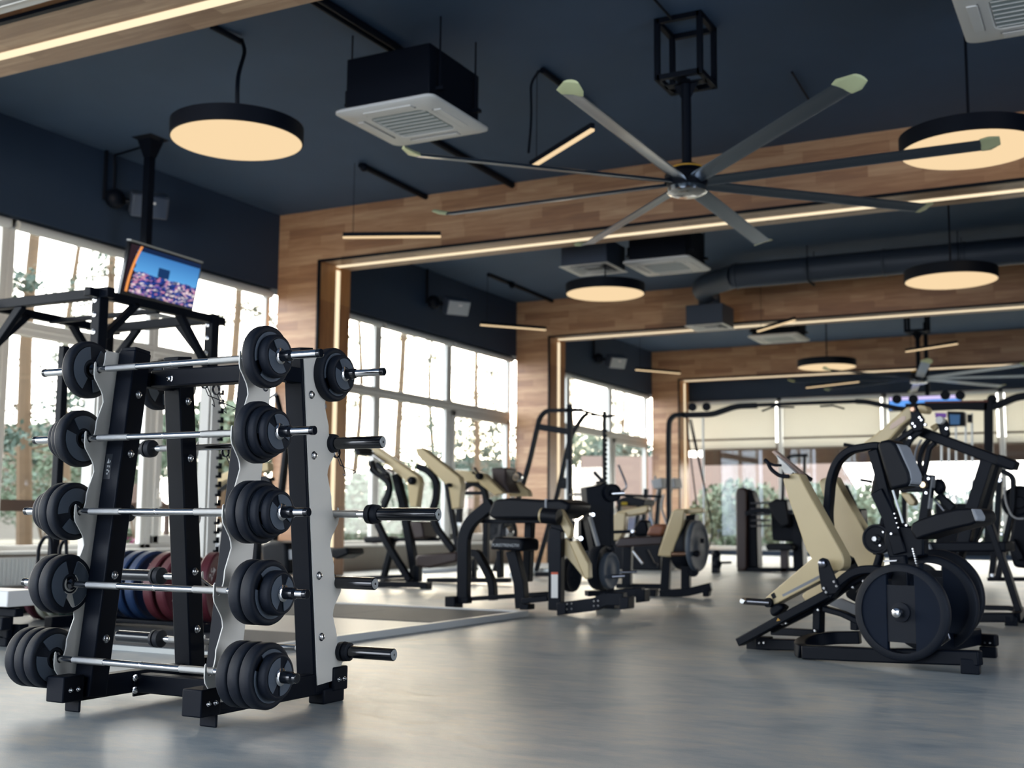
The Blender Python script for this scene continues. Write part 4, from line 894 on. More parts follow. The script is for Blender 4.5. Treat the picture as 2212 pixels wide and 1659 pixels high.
for x in (PX[0],):
    for y in PY:
        m = MB(); m.b2((x+.06, y-.045, .25), (x+.075, y+.045, 1.78))
        cb_ = obj('safety_comb', m, M['sil'], t, bev=.002)
        k = 0; z = .35
        m = MB()
        while z < 1.75: m.b2((x+.072, y+.02, z), (x+.085, y+.075, z+.02)); m.b2((x+.072, y+.05, z), (x+.085, y+.075, z+.045)); z += .07
        m.b2((x+.066, y+.02, .3), (x+.074, y+.03, 1.76))
        o_ = obj('comb_teeth', m, M['blkm'], cb_, smooth=False); o_['kind'] = 'stuff'
def rb(nm, a, b_, w=.07, h=.07, par=t, mt='blk'): return obj(nm, MB().bar(a, b_, w, h), M[mt], par, bev=.005)
for y in PY: rb('top_rail', (PX[1]-.15 if y == PY[0] else PX[1], y, ZT_-.03), (PX[0]+.1 if y == PY[0] else PX[0]+.04, y, ZT_-.03))
for x in PX: rb('side_rail', (x, PY[0]-.12, ZT_-.035), (x, PY[1]+.12, ZT_-.035), .06, .06)
rb('pull_up_bar', (PX[1], 6.35, ZT_-.06), (PX[0], 6.35, ZT_-.06), .035, .035)
for x in PX:
    rb('brace', (x, PY[0]+.04, ZT_-.33), (x, PY[0]+.33, ZT_-.05), .06, .045); rb('brace', (x, PY[1]-.04, ZT_-.4), (x, PY[1]-.36, ZT_-.05), .06, .045)
    for y in PY:
        sg = 1 if x < -7 else -1
        if not (x > -7 and y < 6): rb('brace', (x+sg*.04, y, ZT_-.36), (x+sg*.34, y, ZT_-.05), .045, .06)
for y in PY: rb('lower_rail', (PX[1], y, .4), (PX[0], y, .4), .06, .06) if y > 6 else None
for x in PX: rb('floor_rail', (x, PY[0]-.3, .07), (x, PY[1]+.1, .07), .07, .07)
# ---- dark post left of the power rack, with chrome fitting
m = MB(); q = onY(139, 748, 6.35)
tag(obj('storage_post', m.b2((q.x-.03, 6.32, .034), (q.x+.03, 6.38, q.z)), M['blk'], bev=.004), 'dark square post behind the left plates of the barbell rack', 'post')
t2 = thing('handle_stand', 'black double loop handle standing behind the left barbell plates', 'handle', tuple(onY(98, 1330, 6.0)*1)[:2]+(0.034,))
m = MB(); a = onY(82, 1210, 6.0); b_ = onY(112, 1205, 6.0)
m.tube(fil([V((a.x, 6, .034)), V((a.x, 6, a.z+.1)), V((a.x+.06, 6, a.z+.17)), V((b_.x-.02, 6, b_.z+.14)), V((b_.x, 6, b_.z)), V((b_.x, 6, .034))], .06, 5), .013, 8); obj('loop', m, M['blk'], t2)
m = MB(); m.tube(fil([V((a.x+.1, 6.1, .034)), V((a.x+.1, 6.1, a.z+.1)), V((b_.x+.02, 6.1, b_.z+.14)), V((b_.x+.08, 6.1, .034))], .06, 5), .013, 8); obj('loop', m, M['blk'], t2)
# ---- bumper plates
cols = {'red': '#501b24', 'blue': '#142f52', 'olive': '#6d6647', 'cream': '#b3b3a2', 'green': '#23403a', 'maroon': '#4b1a27', 'navy': '#1a2c48'}
for k, c in cols.items(): M['bp_'+k] = mat('bumper_'+k, c, .5, bump=.15, bscale=900)
M['bp_txt'] = mat('bumper_lettering', '#c9c3bf', .6); M['bp_txtd'] = mat('bumper_lettering_dark', '#2c302e', .6)
def text(par, s, size, mtx, mt, nm='lettering'):
    c = bpy.data.curves.new(nm, 'FONT'); c.body = s; c.size = size; c.align_x = 'CENTER'; c.align_y = 'CENTER'; c.extrude = .0006; c.materials.append(mt)
    tmp = bpy.data.objects.new('tmp', c); COL.objects.link(tmp); dg = bpy.context.evaluated_depsgraph_get(); me = bpy.data.meshes.new_from_object(tmp.evaluated_get(dg)); bpy.data.objects.remove(tmp)
    o = bpy.data.objects.new(nm, me); COL.objects.link(o); o.parent = par; o.matrix_local = WM[par].inverted() @ mtx; return o
def bumper(x, y, z, R, th, col, label, txt=None, roll=0.0, rz=0.0, group='coloured bumper plates'):
    t = thing('bumper_plate', label, 'weight plate', (x, y, z-R), rz, group); W = WM[t]
    def P(m): m.v = [W @ (v) for v in m.v]; return m
    h = th/2; c = V((0, 0, R))
    m = MB(); m.lathe(c, (1, 0, 0), [(-h+.012, .06), (-h+.006, R*.34), (-h+.002, R*.38), (-h+.008, R*.42), (-h+.008, R*.86), (-h, R*.9), (-h, R-.008), (-h+.01, R), (h-.01, R), (h, R-.008), (h, R*.9), (h-.008, R*.86), (h-.008, R*.42), (h-.002, R*.38), (h-.006, R*.34), (h-.012, .06)], 56); obj('disc', P(m), M['bp_'+col], t)
    m = MB(); m.lathe(c, (1, 0, 0), [(-h-.001, .026), (-h-.001, .06), (h+.001, .06), (h+.001, .026)], 28); obj('steel_hub', P(m), M['alu'], t)['label'] = 'steel hub'
    if txt:
        for k in range(2):
            a = roll+k*PI
            mx = W @ Matrix.Translation(c+V((h-.0075, math.sin(a)*R*.64, math.cos(a)*R*.64))) @ Matrix.Rotation(PI/2, 4, 'Z') @ Matrix.Rotation(PI/2, 4, 'X') @ Matrix.Rotation(-a, 4, 'Z')
            text(t, txt, R*.34, mx, M['bp_txt'] if col != 'cream' else M['bp_txtd'], 'weight_number')
    # triangular marks
    m = MB()
    for k in range(2):
        a = roll+PI/2+k*PI; R_ = Matrix.Rotation(a, 3, 'X'); m.prism([c+R_ @ V((h-.008, y_, z_)) for y_, z_ in ((-.022, R*.55), (.022, R*.55), (0, R*.72))], (.002, 0, 0))
    obj('face_marks', P(m), M['bp_txt'] if col != 'cream' else M['bp_txtd'], t, smooth=False)
ybp = 5.95
bz = .225+.075
spec = [(-5.50, 'red', .075, 'front red bumper plate marked 25, behind the middle of the barbell rack', '25', 3.7), (-5.61, 'red', .075, 'second red bumper plate, just behind the front red one', '25', 1.0), (-5.77, 'blue', .07, 'right hand blue bumper plate next to the red ones', '20', 2.0), (-5.87, 'blue', .07, 'left hand blue bumper plate', '20', .4), (-6.0, 'navy', .06, 'dark navy bumper plate left of the blue ones', None, .3), (-6.10, 'olive', .06, 'olive yellow bumper plate furthest left of the row behind the rack', None, .2)]
for x, c, th, lb, tx, rl in spec: bumper(x, ybp, bz, .225, th, c, lb, tx, rl)
bumper(-5.30, ybp+.06, bz, .225, .07, 'red', 'red bumper plate at the right end of the row, leaning apart', '25', 2.2, .35)
t = thing('plate_stand', 'low black stand carrying the coloured bumper plates behind the rack', 'stand', (-5.7, ybp, .034))
for dy in (-.13, .13): m = MB(); m.b2((-6.2, ybp+dy-.02, .06), (-5.2, ybp+dy+.02, .085)); obj('stand_rail', m, M['blk'], t, bev=.004)
for x in (-6.2, -5.2): m = MB(); m.b2((x-.03, ybp-.2, .034), (x+.03, ybp+.2, .08)); obj('stand_foot', m, M['blk'], t, bev=.004)
z2 = .034+.16
for x, c, th, lb, R in ((-6.78, 'maroon', .05, 'small maroon plate at the far left, behind the lower left barbell plates', .17), (-6.68, 'cream', .05, 'left one of two small cream plates at the far left', .165), (-6.59, 'cream', .05, 'right one of two small cream plates, with dark lettering', .165), (-6.48, 'green', .05, 'small dark green plate right of the cream ones', .165), (-6.41, 'green', .045, 'second dark green plate, half hidden by the rack', .16)):
    bumper(x, 5.95, .034+R, R, th, c, lb, 'EL' if 'lettering' in lb else None, .6, 0, 'small plates at the far left')
# ---- low bench with pale shroud at the left edge
t = thing('low_bench', 'black low bench frame with a pale box at the bottom left edge', 'bench', (-6.4, 5.1, 0))
def bb(nm, a, b_, mt, bev=.006): return obj(nm, MB().b2(a, b_), M[mt], t, bev=bev)
z_ = lambda py, y: onY(20, py, y).z
bb('floor_beam', (-7.4, 4.80, .05), (-5.66, 4.87, .13), 'blk'); bb('foot', (-5.83, 4.79, 0), (-5.75, 4.88, .05), 'blkm'); bb('cross_beam', (-7.0, 4.55, .12), (-5.5, 4.61, .19), 'blk')
xr_ = onY(52, 1320, 4.8).x
bb('frame_beam', (-7.4, 4.74, z_(1330, 4.8)), (xr_, 4.80, z_(1312, 4.8)), 'blk'); bb('pale_box', (-7.3, 4.64, z_(1306, 4.8)), (xr_+.05, 4.86, z_(1272, 4.8)), 'whitepl'); bb('frame_post', (xr_-.12, 4.76, .05), (xr_-.08, 4.80, z_(1305, 4.8)), 'blk')
# ---- radiators
def radiator(y0, y1, label):
    t = thing('radiator', label, 'radiator', (XL+.08, (y0+y1)/2, .02), 0, 'radiators under the left windows')
    m = MB(); m.b2((XL+.03, y0, .03), (XL+.10, y1, .33)); b_ = obj('panel', m, M['rad'], t, bev=.01)
    m = MB(); k = y0+.03
    while k < y1-.03: m.b2((XL+.10, k, .05), (XL+.112, k+.025, .31)); k += .05
    o_ = obj('convector_ribs', m, M['rad'], b_, smooth=False)
    m = MB(); m.tube([(XL+.07, y1-.1, 0), (XL+.07, y1-.1, .05)], .012, 8); obj('pipe', m, M['whitepl'], t)
radiator(7.5, 9.2, 'white ribbed radiator under the window at the far left edge'); radiator(10.0, 11.5, 'white ribbed radiator seen between the uprights of the barbell rack')
# ---- lever machine glimpsed behind the barbell rack (cream diagonal arm)
S1 = Side((-7.3, 9.2)); T = Tr(S1, 380, 960, 1.0)
t = thing('lever_machine', 'cream lever arm machine glimpsed through the barbell rack', 'gym machine', (-7.3, 9.3, 0))
for o in (0, .5):
    T.bar('lever_arm', t, M['yel'], [(60, 108), (110, 68), (205, 48)], 17, .09, o, .1)
T.bar('frame_tube', t, M['blk'], [(50, 130), (130, 75), (210, 75)], 8, .06, .25); T.bar('floor_tube', t, M['blk'], [(50, 325), (200, 322)], 11, .08, .25); T.bar('post', t, M['blk'], [(170, 325), (185, 78)], 12, .08, .25)
T.disc('weight_plate', t, M['rub'], 190, 90, 22, .04, -.08)
T.bar('seat_post', t, M['blk'], [(110, 325), (110, 190)], 10, .06, .25); T.poly('seat', t, M['pad'], [(85, 190), (135, 186), (135, 174), (85, 178)], .35, .25, .02)
# ---- exercise bike with pale wheel behind the power rack
S1 = Side((-7.6, 10.1)); T = Tr(S1, 380, 1100, 3.318)
t = thing('exercise_bike', 'exercise bike with pale round flywheel cover, seen behind the barbell rack', 'exercise bike', (-7.6, 10.2, 0))
T.disc('flywheel_cover', t, M['conc'], 240, 370, 165, .08); T.knob('hub', t, M['chr'], 272, 368, 20, .04, -.04)
T.bar('base_tube', t, M['blk'], [(120, 600), (400, 600)], 40, .1); T.bar('frame_tube', t, M['whitepl'], [(240, 590), (300, 380), (330, 100)], 40, .07); T.bar('seat_post', t, M['blk'], [(160, 580), (150, 200)], 30, .06); T.poly('saddle', t, M['pad'], [(100, 200), (230, 190), (230, 160), (110, 165)], .2, 0, .02)
T.tube('handlebar', t, M['blk'], [(330, 100), (360, 60), (320, 30)], 16)
# ---- pad machine between the rack and the first pillar
S1 = Side((-6.6, 10.0)); T = Tr(S1, 380, 1100, 3.318)
t = thing('pad_machine', 'black padded machine with grey curved handles between barbell rack and first pillar', 'gym machine', (-6.6, 10.2, 0))
T.poly('roller_pad', t, M['pad'], [(600, 250), (680, 225), (790, 240), (800, 460), (700, 480), (620, 440)], .35, .2, .04, 3)
T.bar('pad_arm', t, M['conc'], [(780, 330), (900, 318), (1120, 310)], 75, .08, .1); T.poly('end_pad', t, M['pad'], [(1110, 280), (1225, 275), (1235, 320), (1150, 360), (1110, 345)], .3, .1, .02, 3)
T.disc('round_pad', t, M['pad'], 1030, 160, 45, .2, .1)
T.bar('post', t, M['blk'], [(700, 560), (690, 300), (760, -150), (800, -500)], 36, .08, .3); T.bar('floor_tube', t, M['blk'], [(560, 590), (1120, 575)], 42, .1, .3); T.bar('back_post', t, M['blk'], [(1020, 575), (1010, 100), (900, -400)], 34, .08, .3)
T.tube('curved_handle', t, M['conc'], [(560, -700+0), (660, -790), (720, -830)], 26, 0, .1); T.tube('curved_handle', t, M['conc'], [(940, -760), (1040, -770), (1080, -740), (960, -600)], 20, 0, .06)
T.bar('top_tube', t, M['blk'], [(720, -820), (800, -500), (900, -420), (960, -600)], 24, .06, .1, .1)
# ================================================================== machines in the middle distance
# ---- F1: lever machine by the second bay windows (two cream arms)
S1 = Side((-7.6, 11.4)); T = Tr(S1, 740, 880, 3.456)
t = thing('lever_machine', 'lever machine with two cream arms by the second bay windows', 'gym machine', (-7.6, 11.8, 0))
m = MB(); 
T.bar('base_rail', t, M['blk'], [(235, 1318), (622, 1325)], 42, .09); T.bar('base_rail', t, M['blk'], [(90, 1278), (500, 1262)], 36, .09, .75)
T.crossbar('cross_rail', t, M['blk'], 300, 1300, 40, 30, -.02, .8); T.poly('foot', t, M['blkm'], [(575, 1310), (628, 1310), (628, 1368), (575, 1368)], .12)
T.bar('leg', t, M['blk'], [(262, 870), (330, 1010), (505, 1295)], 46, .07); T.bar('leg', t, M['blk'], [(375, 1000), (310, 1262)], 40, .07, .3)
T.bar('crossbeam', t, M['blk'], [(370, 985), (720, 985)], 26, .06, .3)
T.bar('column', t, M['blk'], [(400, 500), (450, 700), (500, 980), (535, 1180), (545, 1300)], 58, .09, .15)
for o in (0, .6):
    T.bar('bent_tube', t, M['blk'], [(215, 400), (230, 470), (350, 560), (350, 640), (250, 880)] if o == 0 else [(250, 420), (340, 500), (352, 620), (300, 720)], 38, .06, o, .08)
T.bar('bent_tube', t, M['blk'], [(560, 440), (640, 470), (705, 550), (700, 690), (665, 780), (700, 900), (830, 1070)], 44, .07, .1, .1)
arm = [(205, 300), (255, 298), (560, 510), (578, 560), (552, 745), (500, 745), (480, 560), (240, 345)]
T.poly('lever_arm', t, M['yel'], arm, .11, 0, .012); T.poly('lever_arm', t, M['yel'], [(535, 305), (590, 300), (870, 520), (885, 580), (872, 750), (815, 760), (790, 600), (560, 365)], .11, .1, .012)
T.knob('pivot', t, M['blkm'], 525, 548, 30, .07, -.06); T.knob('pivot', t, M['blkm'], 805, 582, 16, .07, .04)
for x, y in ((165, 318), (180, 345)): T.cross('hand_grip', t, M['blkm'], x, y, 18, -.18, .12)
T.tube('plate_horn', t, M['chr'], [(228, 355), (320, 415)], 24, -.1); T.tube('plate_horn', t, M['chr'], [(335, 465), (380, 490)], 34, -.1)
T.tube('hand_loop', t, M['blk'], [(215, 400), (205, 470), (250, 505), (330, 500)], 20, -.12, .04)
T.poly('seat_pad', t, M['pad'], [(150, 965), (300, 962), (300, 1008), (160, 1012)], .35, .25, .02); T.poly('bench_pad', t, M['brn'], [(540, 1118), (560, 1100), (850, 1080), (850, 1150), (640, 1200), (545, 1185)], .4, .1, .02)
T.bar('seat_post', t, M['blk'], [(562, 1180), (562, 1300)], 50, .08, .1); T.poly('back_pad', t, M['brn'], [(500, 850), (590, 850), (610, 975), (530, 985)], .3, .25, .02)
# second lever machine behind (cream arm ending at dark block)
S1 = Side((-7.4, 12.5)); T = Tr(S1, 740, 880, 3.456)
t = thing('lever_machine', 'cream armed lever machine with dark weight block, in front of the second wooden pillar', 'gym machine', (-7.2, 13.4, 0))
T.poly('lever_arm', t, M['yel'], [(800, 465), (1000, 480), (1060, 520), (1000, 560), (880, 555), (810, 500)], .12, 0, .012); T.poly('lever_arm', t, M['yel'], [(1000, 480), (1060, 500), (1200, 640), (1130, 655), (1020, 570)], .12, 0, .012)
T.knob('pivot', t, M['blkm'], 1030, 515, 26, .08, -.06); T.tube('handle', t, M['blk'], [(970, 485), (1030, 520), (985, 450)], 18, -.1)
T.poly('dark_block', t, M['brn'], [(1105, 450), (1218, 448), (1215, 560), (1250, 635), (1200, 640), (1120, 560)], .3, .2, .02)
T.poly('lever_arm', t, M['yel'], [(1215, 510), (1260, 530), (1380, 620), (1390, 665), (1240, 665)], .12, .4, .012); T.knob('chrome_hub', t, M['chr'], 1310, 522, 42, .06, .2)
T.bar('curved_frame', t, M['blk'], [(870, 860), (880, 620), (960, 560), (1050, 590), (1075, 680), (1070, 1230)], 40, .07, .1, .15); T.bar('cross_tube', t, M['blk'], [(900, 640), (1060, 640)], 26, .06, .1)
T.bar('floor_rail', t, M['blk'], [(640, 1290), (1250, 1290)], 34, .09, .1); T.bar('post', t, M['blk'], [(780, 560), (900, 1285)], 36, .07, .3)
T.discx('weight_plate', t, M['rub'], 1235, 940, 110, .05, -.1); T.knob('chrome_hub', t, M['chr'], 1240, 930, 40, .08, -.14)
T.disc('weight_plate', t, M['rub'], 1130, 920, 80, .05, .6)
T.poly('bench_board', t, M['conc'], [(585, 1215), (860, 1195), (870, 1225), (600, 1245)], .5, .3, .01); T.tube('chrome_roller', t, M['chr'], [(690, 1160), (850, 1165)], 34, -.1)
T.bar('rail_post', t, M['blk'], [(980, 1290), (985, 1080)], 30, .07, .3)
# ---- F3: low leg machine in the centre
S1 = Side((-4.9, 8.9), -.03); T = Tr(S1, 740, 880, 3.456); G = Tr(S1, 1140, 860, 3.318)
t = thing('leg_curl_machine', 'black leg curl machine with long padded top and narrow cream lever, centre of the room', 'gym machine', (-4.6, 9.3, 0))
T.bar('front_frame', t, M['blk'], [(905, 1455), (908, 960), (960, 850), (1120, 720)], 92, .07, 0, .12)
T.poly('foot', t, M['blkm'], [(762, 1412), (835, 1412), (835, 1505), (762, 1505)], .14, -.02); T.bar('foot_rail', t, M['blk'], [(790, 1440), (950, 1440)], 46, .08, 0)
T.bar('rear_brace', t, M['blk'], [(940, 1085), (1010, 1085), (1120, 1300), (1125, 1440)], 56, .07, .35, .08)
T.bar('base_rail', t, M['blk'], [(940, 1430), (1560, 1390)], 34, .08, .35); T.bar('base_rail', t, M['blk'], [(1350, 1445), (1545, 1425)], 40, .08, -.02)
T.poly('long_pad', t, M['pad'], [(1080, 800), (1120, 700), (1150, 685), (1250, 675), (1480, 690), (1620, 685), (1700, 720), (1680, 780), (1600, 830), (1480, 835), (1300, 835), (1120, 835)], .42, .16, .025, 3)
T.bar('pad_frame', t, M['blk'], [(1030, 850), (1560, 850)], 30, .2, .16)
T.poly('pad_strap', t, M['conc'], [(1508, 684), (1522, 684), (1522, 760), (1508, 760)], .43, .158, .002)
S2 = S1
G.tube('roller_pad', t, M['pad'], [(112, 842), (225, 852)], 108, -.2, 0, 24); G.tube('roller_end_ring', t, M['yel'], [(98, 840), (112, 841)], 100, -.2, 0, 24)
G.poly('lever_arm', t, M['yel'], [(198, 830), (205, 800), (235, 795), (312, 935), (305, 985), (285, 1010)], .07, -.1, .008); G.poly('lever_arm', t, M['yel'], [(300, 1030), (345, 1020), (435, 1190), (440, 1290), (410, 1300)], .07, -.1, .008)
G.poly('lever_side', t, M['yel'], [(265, 1000), (300, 1030), (410, 1300), (330, 1200), (262, 1120)], .03, 0, .004)
G.bar('main_post', t, M['blk'], [(205, 1520), (208, 930)], 96, .08, -.05); la = G.poly('label_sticker', t, M['whitepl'], [(168, 1262), (215, 1262), (215, 1432), (168, 1432)], .002, -.092, 0); G.poly('sticker_red_edge', la, mat('orange_print', '#c4512c', .5), [(168, 1248), (215, 1248), (215, 1264), (168, 1264)], .003, -.092, 0)
G.poly('upper_block', t, M['blk'], [(160, 930), (165, 880), (270, 880), (260, 960)], .2, 0, .01)
T.poly('knee_pad', t, M['pad'], [(1098, 1060), (1110, 985), (1140, 965), (1320, 975), (1345, 1000), (1340, 1075)], .3, .0, .02, 3)
c = T.p(1215, 1030, -.153); mx = Matrix.Translation(c) @ Matrix((tuple(S1.d)+(0,), (0, 0, 1, 0), tuple(-S1.n)+(0,), (0, 0, 0, 1))).transposed()
kp = t.children[-1]; text(kp, 'PURESTRENGTH', .035, mx, M['spk2'], 'pad_lettering')
T.bar('pad_post', t, M['blk'], [(1175, 1070), (1178, 1270)], 38, .06, .1); T.bar('seat_column', t, M['blk'], [(1270, 1070), (1330, 1310), (1345, 1500)], 84, .09, .05); T.bar('support', t, M['blk'], [(1400, 850), (1380, 1300)], 60, .08, .3)
T.poly('foot', t, M['blkm'], [(1320, 1470), (1385, 1470), (1385, 1512), (1320, 1512)], .12, .05)
G.bar('base_beam', t, M['blk'], [(225, 1510), (500, 1475), (560, 1440), (700, 1440)], 84, .08, -.12, .05)
for x, y in ((285, 1475), (318, 1472), (285, 1512), (318, 1510), (478, 1455), (508, 1452), (478, 1490), (508, 1487)): G.knob('bolt', t, M['chr'], x, y, 8, .012, -.162)
for x0, y0, o in ((205, 1470, -.12), (655, 1430, -.12), (770, 1380, .35)): G.poly('foot', t, M['blkm'], [(x0, y0), (x0+68, y0-8), (x0+66, y0+80), (x0+2, y0+88)], .12, o)
G.bar('base_beam', t, M['blk'], [(640, 1400), (830, 1390)], 60, .08, .35)
G.discx('weight_plate', t, M['rub'], 310, 1265, 120, .06, .2)
# ---- tower with two discs right next to it
S1 = Side((-4.35, 9.35), .75); T2 = Tr(S1, 1140, 860, 3.318)
t = thing('plate_loaded_tower', 'dark upright tower with grey weight discs in the centre, right of the leg curl machine', 'gym machine', (-4.3, 9.6, 0))
T2.poly('tower_body', t, M['blk'], [(418, 640), (510, 625), (560, 600), (600, 720), (600, 1080), (480, 1100), (440, 900)], .16, .1, .01)
T2.bar('side_brace', t, M['conc'], [(445, 850), (505, 1060)], 20, .06, -.05); T2.bar('side_post', t, M['blk'], [(570, 640), (575, 1425)], 76, .09, .1)
T2.disc('round_head', t, M['blkm'], 590, 680, 66, .16, .05); T2.tube('crank_horn', t, M['chr'], [(600, 685), (690, 680)], 24, -.05)
T2.discx('weight_plate', t, M['rub'], 525, 1215, 160, .10, -.02); T2.discx('weight_plate', t, M['rubg'], 585, 1235, 130, .05, -.1); T2.knob('notch_pin', t, M['blkm'], 595, 1080, 22, .05, -.14)
T2.tube('plate_horn', t, M['chrd'], [(600, 1280), (690, 1275)], 26, -.12); T2.tube('plate_horn', t, M['chrd'], [(620, 1250), (780, 1245)], 20, .3)
c = T2.p(575, 1400, .1); obj('tower_foot', MB().b2((c.x-.09, c.y-.07, 0), (c.x+.09, c.y+.07, max(.08, c.z+.02))), M['blk'], t, bev=.006)
T2.poly('back_plate', t, M['blk'], [(380, 880), (440, 830), (490, 1080), (380, 1100)], .1, .3, .01); T2.knob('chrome_pin', t, M['chr'], 365, 1005, 22, .06, .1); T2.knob('chrome_pin', t, M['chr'], 460, 835, 18, .03, -.05)
T2.bar('floor_beam', t, M['blk'], [(420, 1400), (620, 1390)], 40, .1, .1); T2.bar('brown_pad', t, M['brn'], [(280, 850), (330, 790), (400, 770)], 70, .16, .3)
# ---- F5: smith style frame
S1 = Side((-6.2, 13.6)); T = Tr(S1, 1140, 860, 3.318)
t = thing('smith_machine', 'tall thin framed guided barbell machine with toothed post, in front of the third wooden pillar', 'gym machine', (-5.9, 13.9, 0))
T.bar('arched_frame', t, M['blk'], [(-240, 1240), (-120, 900), (10, 470), (85, 140), (130, 90), (390, 84)], 26, .07, 0, .15)
T.bar('cross_plate', t, M['blk'], [(72, 205), (290, 240)], 46, .05, 0); T.bar('arched_frame', t, M['blk'], [(60, 1240), (210, 700), (255, 500), (310, 260), (400, 130), (430, 112)], 26, .07, .9, .15)
T.bar('front_post', t, M['blk'], [(300, 45), (305, 1270)], 32, .07, 0); T.bar('silver_guide', t, M['conc'], [(285, 440), (290, 1200)], 16, .03, -.05)
T.bar('toothed_post', t, M['blk'], [(549, 92), (552, 1270)], 20, .07, .9)
for k in range(12): T.poly('stop_peg', t, M['blk'], [(540, 225+k*34), (566, 225+k*34), (566, 243+k*34), (540, 243+k*34)], .03, .83, 0)
T.bar('top_beam', t, M['blk'], [(300, 82), (400, 92), (545, 132), (630, 126)], 20, .05, .45); T.tube('curved_stay', t, M['blk'], [(345, 215), (360, 160), (410, 120), (540, 130)], 12, .5, .05)
T.tube('guided_bar', t, M['chr'], [(290, 690), (560, 692)], 18, -.1); T.tube('guided_bar', t, M['blk'], [(560, 692), (960, 705)], 18, -.1); T.bar('safety_hook', t, M['blk'], [(475, 530), (540, 600), (490, 610)], 22, .03, -.1)
T.bar('floor_beam', t, M['blk'], [(60, 1262), (560, 1262)], 34, .08, .45); T.disc('weight_plate', t, M['rub'], 260, 610, 42, .05, .2); T.tube('hook_handle', t, M['chrd'], [(650, 480), (700, 600), (710, 640), (660, 680)], 16, .2, .08)
# ---- F6: hack / press machine with brown pad
S1 = Side((-4.6, 11.6), .1); T = Tr(S1, 1140, 860, 3.318)
t = thing('leg_press_machine', 'machine with brown cushion, wide cream arms and a grey disc, centre right', 'gym machine', (-4.5, 11.9, 0))
T.poly('lever_arm', t, M['yel'], [(1035, 810), (1060, 795), (1125, 795), (1105, 930), (1025, 1140), (932, 1130), (940, 1090)], .12, -.05, .012); T.poly('arm_shroud', t, M['yel'], [(1115, 795), (1250, 785), (1258, 820), (1120, 832)], .12, .05, .012)
T.poly('front_shroud', t, M['yel'], [(612, 840), (640, 815), (700, 820), (690, 960), (650, 1020), (610, 1020)], .14, .2, .012); T.poly('front_shroud', t, M['yel'], [(640, 815), (855, 768), (862, 800), (840, 825), (700, 850)], .14, .25, .012)
T.discx('weight_plate', t, M['rub'], 1135, 1050, 180, .16, .15); T.discx('weight_plate', t, M['rubg'], 1215, 1060, 178, .05, .0); T.poly('plate_slot', t, M['blkm'], [(1235, 1005), (1262, 1005), (1262, 1040), (1235, 1040)], .03, -.06)
T.poly('dark_body', t, M['blk'], [(1130, 840), (1200, 830), (1180, 1130), (1040, 1110), (1100, 930)], .2, .3, .01)
T.poly('side_wedge', t, M['blkm'], [(760, 930), (800, 870), (850, 880), (870, 985), (760, 990)], .2, .35, .02)
T.poly('brown_cushion', t, mat('tan_cushion', '#8a5a44', .5), [(845, 985), (870, 920), (930, 900), (985, 915), (960, 990)], .3, .1, .03, 3); T.poly('brown_board', t, M['brn'], [(625, 1040), (660, 1000), (965, 985), (960, 1050), (640, 1070)], .4, .1, .015)
T.tube('plate_horn', t, mat('brass_sleeve', '#9d7a63', .25, .9), [(1030, 1118), (1215, 1112)], 34, -.1); T.knob('horn_end', t, M['blkm'], 1215, 1115, 22, .05, -.12)
T.bar('rear_post', t, M['blk'], [(1135, 1110), (1135, 1370)], 62, .09, .05); T.bar('front_post', t, M['blk'], [(1000, 1140), (985, 1385)], 62, .09, .05); T.bar('mid_post', t, M['blk'], [(720, 1050), (712, 1340)], 66, .09, .3)
T.bar('front_post', t, M['blk'], [(850, 1090), (900, 1190), (930, 1200)], 26, .05, .0)
T.bar('base_beam', t, M['blk'], [(950, 1405), (1150, 1390), (1318, 1350)], 56, .09, 0); T.bar('base_beam', t, M['blk'], [(640, 1345), (1000, 1350)], 36, .09, .4)
for x0, y0, o in ((868, 1370, 0), (1250, 1368, 0)): T.poly('foot', t, M['blkm'], [(x0, y0), (x0+52, y0), (x0+46, y0+55), (x0+4, y0+55)], .12, o)
T.tube('chrome_strut', t, M['chr'], [(755, 1095), (825, 1185)], 26, -.05); T.disc('small_wheel', t, M['blkm'], 1185, 1240, 40, .05, -.05); T.tube('hand_lever', t, M['blk'], [(615, 960), (760, 955)], 24, -.1); T.knob('lever_cap', t, M['chr'], 755, 955, 16, .03, -.12)
# dumbbell hanging handle cluster right of it
# ---- distant cardio trainers behind
S1 = Side((-8.2, 20.5)); T = Tr(S1, 1140, 860, 3.318)
for i, (dx_, lb) in enumerate(((0, 'distant cardio trainer with screen, seen above the leg press'), (95, 'second distant cardio trainer, near the lit pillar'))):
    T = Tr(Side((-8.2, 20.9+i*1.4)), 1140, 860, 3.318)
    t = thing('elliptical_trainer', lb, 'exercise machine', tuple(T.p(830+dx_, 1100))[:2]+(0,), 0, 'distant cardio trainers')
    T.bar('frame_tube', t, M['blk'], [(770+dx_, 1075), (830+dx_, 900), (850+dx_, 650)], 26, .1); T.poly('console', t, M['conc'], [(900+dx_-20, 590), (955+dx_, 570), (965+dx_, 640), (900+dx_, 650)], .4, 0, .01)
    T.tube('handle_arm', t, M['conc'], [(880+dx_, 690), (860+dx_, 780), (900+dx_, 900)], 16, -.25, .1); T.tube('handle_arm', t, M['conc'], [(1010+dx_-100, 560), (1040+dx_-100, 660), (1000+dx_-100, 760)], 16, .25, .1)
    c = T.p(870+dx_, 1085); obj('base_rail', MB().b2((c.x-.8, c.y-.15, 0), (c.x+.8, c.y+.15, max(.15, c.z+.12))), M['blk'], t, bev=.02); T.disc('drive_housing', t, M['blkm'], 800+dx_, 1000, 70, .2)
T = Tr(Side((-8.2, 18.6)), 1140, 860, 3.318)
t = thing('treadmill', 'distant treadmill with a small lit dark console behind the centre tower', 'exercise machine', tuple(T.p(700, 1100))[:2]+(0,))
